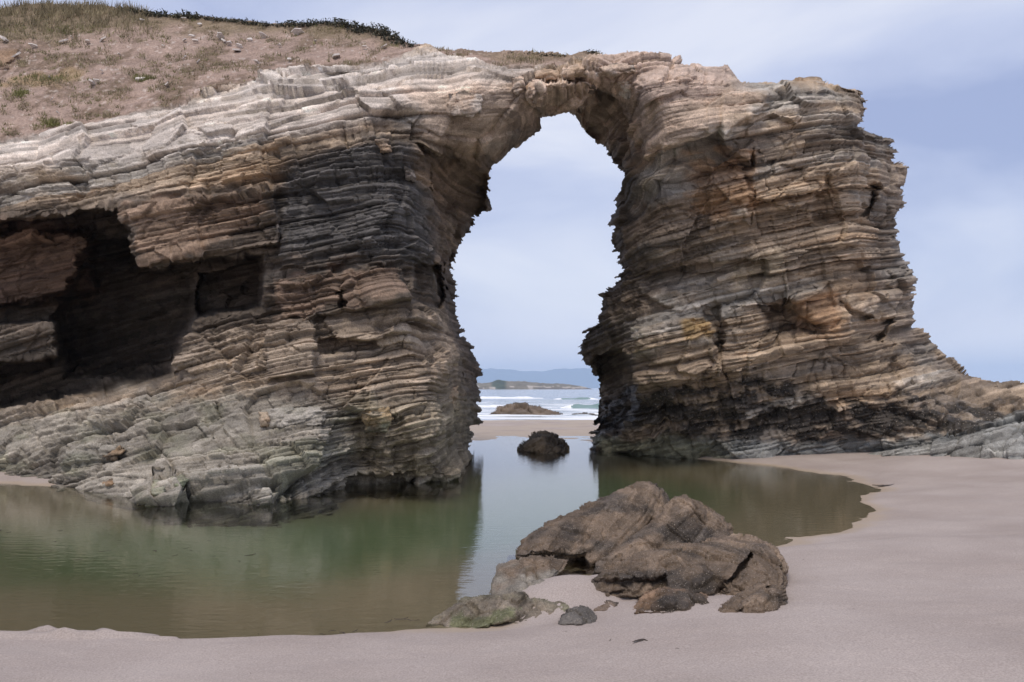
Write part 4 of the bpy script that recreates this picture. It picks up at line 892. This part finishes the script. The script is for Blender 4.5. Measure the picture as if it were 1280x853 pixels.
for i, (px, s) in enumerate(sh):
    j, ii = skyline(px); j += 3 if px < 520 else 2
    p = P[j, ii]
    r = empty("heather_shrub", tuple(p + np.array([0, 0.05, -0.02 if px < 520 else -0.06]))); r.scale = (s, s, s * (0.8 if px < 520 else 0.45)); r.rotation_euler = (0, 0, i * 1.7)
    if px < 520: tag(r, "dark low heather shrub on the skyline of the soil slope", "shrub", "shrubs along the slope skyline")
    else: tag(r, "tiny dark cushion shrub on top of the arch span", "shrub", "cushion shrubs on the arch span")
    for src in protos[i % 4]:
        if src.name not in used: c = src; used.add(src.name)
        else: c = src.copy(); COL.objects.link(c)
        c.parent = r

def blades(name, pts, mat, label, per, hmin, hmax, spread, seed):
    r = np.random.default_rng(seed); V = []; F_ = []
    for p in pts:
        for _ in range(per):
            b0 = p + np.array([r.normal() * spread, r.normal() * spread, -0.03]); h = r.uniform(hmin, hmax); lean = r.normal(size=2) * 0.35 * h
            w = 0.013 * r.uniform(0.7, 1.4); a = r.uniform(0, math.pi); dx = np.array([math.cos(a) * w, math.sin(a) * w, 0]); k = len(V)
            tip = b0 + np.array([lean[0], lean[1], h])
            V += [b0 - dx, b0 + dx, tip]; F_.append((k, k + 1, k + 2))
    o = mkmesh(name, np.array(V), np.array(F_), mat)
    return tag(o, label, "grass", kind="stuff")
r = np.random.default_rng(91)
pts = []; pg = []; pd = []
while len(pts) < 900:                                      # tall dry growth along the left skyline
    px = r.uniform(-160, 185); j, ii = skyline(px); j += int(abs(r.normal()) * 16) + 1
    if j < P.shape[0]: pts.append(P[j, ii])
sj, si = np.nonzero((w_soil > 0.8) & mask)
pat = fbm(PX / 16, PY / 8, seed=95, oct=3)
for k_ in r.integers(0, len(sj), 26000):
    q = pat[sj[k_], si[k_]]
    if q > 0.16 and len(pd) < 4200 and r.random() < 0.8: pd.append(P[sj[k_], si[k_]])
    elif q > 0.02 and r.random() < 0.04 and len(pg) < 300: pg.append(P[sj[k_], si[k_]])
for (px, py, w, h) in ((66, 154, 9, 3), (92, 157, 8, 3), (28, 118, 8, 4), (60, 98, 40, 4), (180, 97, 14, 3), (20, 30, 60, 14), (100, 38, 40, 8)):
    for _ in range(60): pg.append(on_arch(px + r.normal() * w * .6, py + r.normal() * h * .6)[0])
blades("dry_grass", pts, M_DRY, "tall dry brown grass along the skyline of the slope", 9, 0.15, 0.42, 0.10, 1)
blades("low_scrub", pd, M_DRY, "sparse brown scrub scattered over the pink soil", 9, 0.03, 0.11, 0.07, 2)
blades("green_grass", pg, M_GRN, "olive green grass tufts on the soil slope", 9, 0.05, 0.16, 0.06, 3)

# ------------------------------------------------------------------ wrack and scraps
def scrap_mesh(seed, long):
    r = np.random.default_rng(seed); n = 14; V = []; F_ = []
    ang = 0.0; p = np.zeros(2)
    for i in range(n):
        w = (0.25 + 0.2 * r.random()) * math.sin(math.pi * (i + 0.7) / (n + 0.4)) / long
        d = np.array([math.cos(ang), math.sin(ang)]); s = np.array([-d[1], d[0]])
        V += [(*(p + s * w), 0.0), (*(p), 0.12 / long + 0.05 * r.random() / long), (*(p - s * w), 0.0)]
        p = p + d * (2.0 / n); ang += r.normal() * 0.4
    for i in range(n - 1):
        for k in (0, 1): a = i * 3 + k; F_.append((a, a + 1, a + 4, a + 3))
    V = np.array(V); V[:, 0] -= 1
    me = bpy.data.meshes.new("seaweed_scrap"); me.from_pydata(V.tolist(), [], F_); me.materials.append(M_KELP); return me
sc_m = [scrap_mesh(i, 2.5) for i in range(5)]
def scrap(px, py, wpx, zoff, label, group, i, floor=False):
    z = 0.0
    for _ in range(6):
        x, y = ground_xy(px, py, z); z = max(sand_z(x, y), 0.0) if not floor else 0.0
    o = bpy.data.objects.new("seaweed_scrap", sc_m[i % 5]); COL.objects.link(o)
    s = wpx / F0 * y * 0.5; o.location = (x, y, z + zoff); o.scale = (s, s * 1.6, s); o.rotation_euler = (0, 0, 0.5 * math.sin(i * 2.3))
    return tag(o, label, "seaweed", group)
r = np.random.default_rng(33)
fl = [(45, 688, 6), (62, 690, 8), (30, 686, 7), (70, 677, 8), (128, 690, 9), (195, 689, 12), (220, 695, 10), (232, 686, 8), (240, 688, 7), (268, 696, 6), (300, 702, 8), (313, 695, 15), (170, 718, 10), (176, 720, 8), (214, 723, 7), (52, 698, 10), (135, 689, 6), (12, 666, 8), (3, 663, 10), (75, 664, 8), (190, 664, 6), (97, 700, 8), (150, 676, 6), (262, 676, 6)]
for i, (px, py, w) in enumerate(fl):
    scrap(px, py, w, 0.004, "tiny dark seaweed scrap floating on the shaded side of the pool", "floating seaweed scraps", i, True)
for i, (px, py, w) in enumerate([(404, 793, 9), (416, 790, 12), (430, 792, 16), (446, 790, 12), (338, 797, 6), (324, 793, 5)]):
    scrap(px, py, w, 0.006, "dark seaweed wrack stranded along the near sandy edge of the pool", "wrack on the near pool edge", i + 3)
for i, (px, py, w) in enumerate([(488, 779, 16), (500, 776, 18), (512, 775, 14), (522, 777, 10)]):
    scrap(px, py, w, 0.008, "dark seaweed wrack washed against the mossy slab", "wrack by the mossy slab", i + 1)
scrap(1110, 608, 36, 0.01, "long dark seaweed strand on the dry sand near the pool's curved end", None, 2)
scrap(803, 803, 26, 0.006, "thin dark wrack line in the sand in front of the outcrop", None, 4)
for i, (px, py, w) in enumerate([(847, 811, 6), (764, 801, 6), (1067, 762, 4), (530, 822, 4), (708, 790, 4), (955, 812, 3), (1087, 790, 3), (1200, 640, 4), (314, 842, 4), (1005, 700, 4)]):
    scrap(px, py, w, 0.004, "tiny dark speck of wrack on open pale sand", "specks on the open sand", i)

# ------------------------------------------------------------------ haze over the bay
hv = np.array([(x, y_, z) for x in (-14500, 14500) for y_ in (-400, 14200) for z in (-8.0, 390)], float)
hf = np.array([(0, 1, 3, 2), (4, 6, 7, 5), (0, 4, 5, 1), (2, 3, 7, 6), (0, 2, 6, 4), (1, 5, 7, 3)])
mh = bpy.data.materials.new("sea_haze"); mh.use_nodes = True; t = mh.node_tree; t.nodes.clear()
o_ = N(t, 'ShaderNodeOutputMaterial'); pv = N(t, 'ShaderNodeVolumePrincipled')
pv.inputs['Color'].default_value = (0.66, 0.80, 1.0, 1); pv.inputs['Density'].default_value = 0.00014; pv.inputs['Anisotropy'].default_value = 0.2
t.links.new(pv.outputs[0], o_.inputs['Volume'])
hz = mkmesh("haze", hv, hf, mh)
tag(hz, "thin blue sea haze over the bay", "haze", kind="stuff")
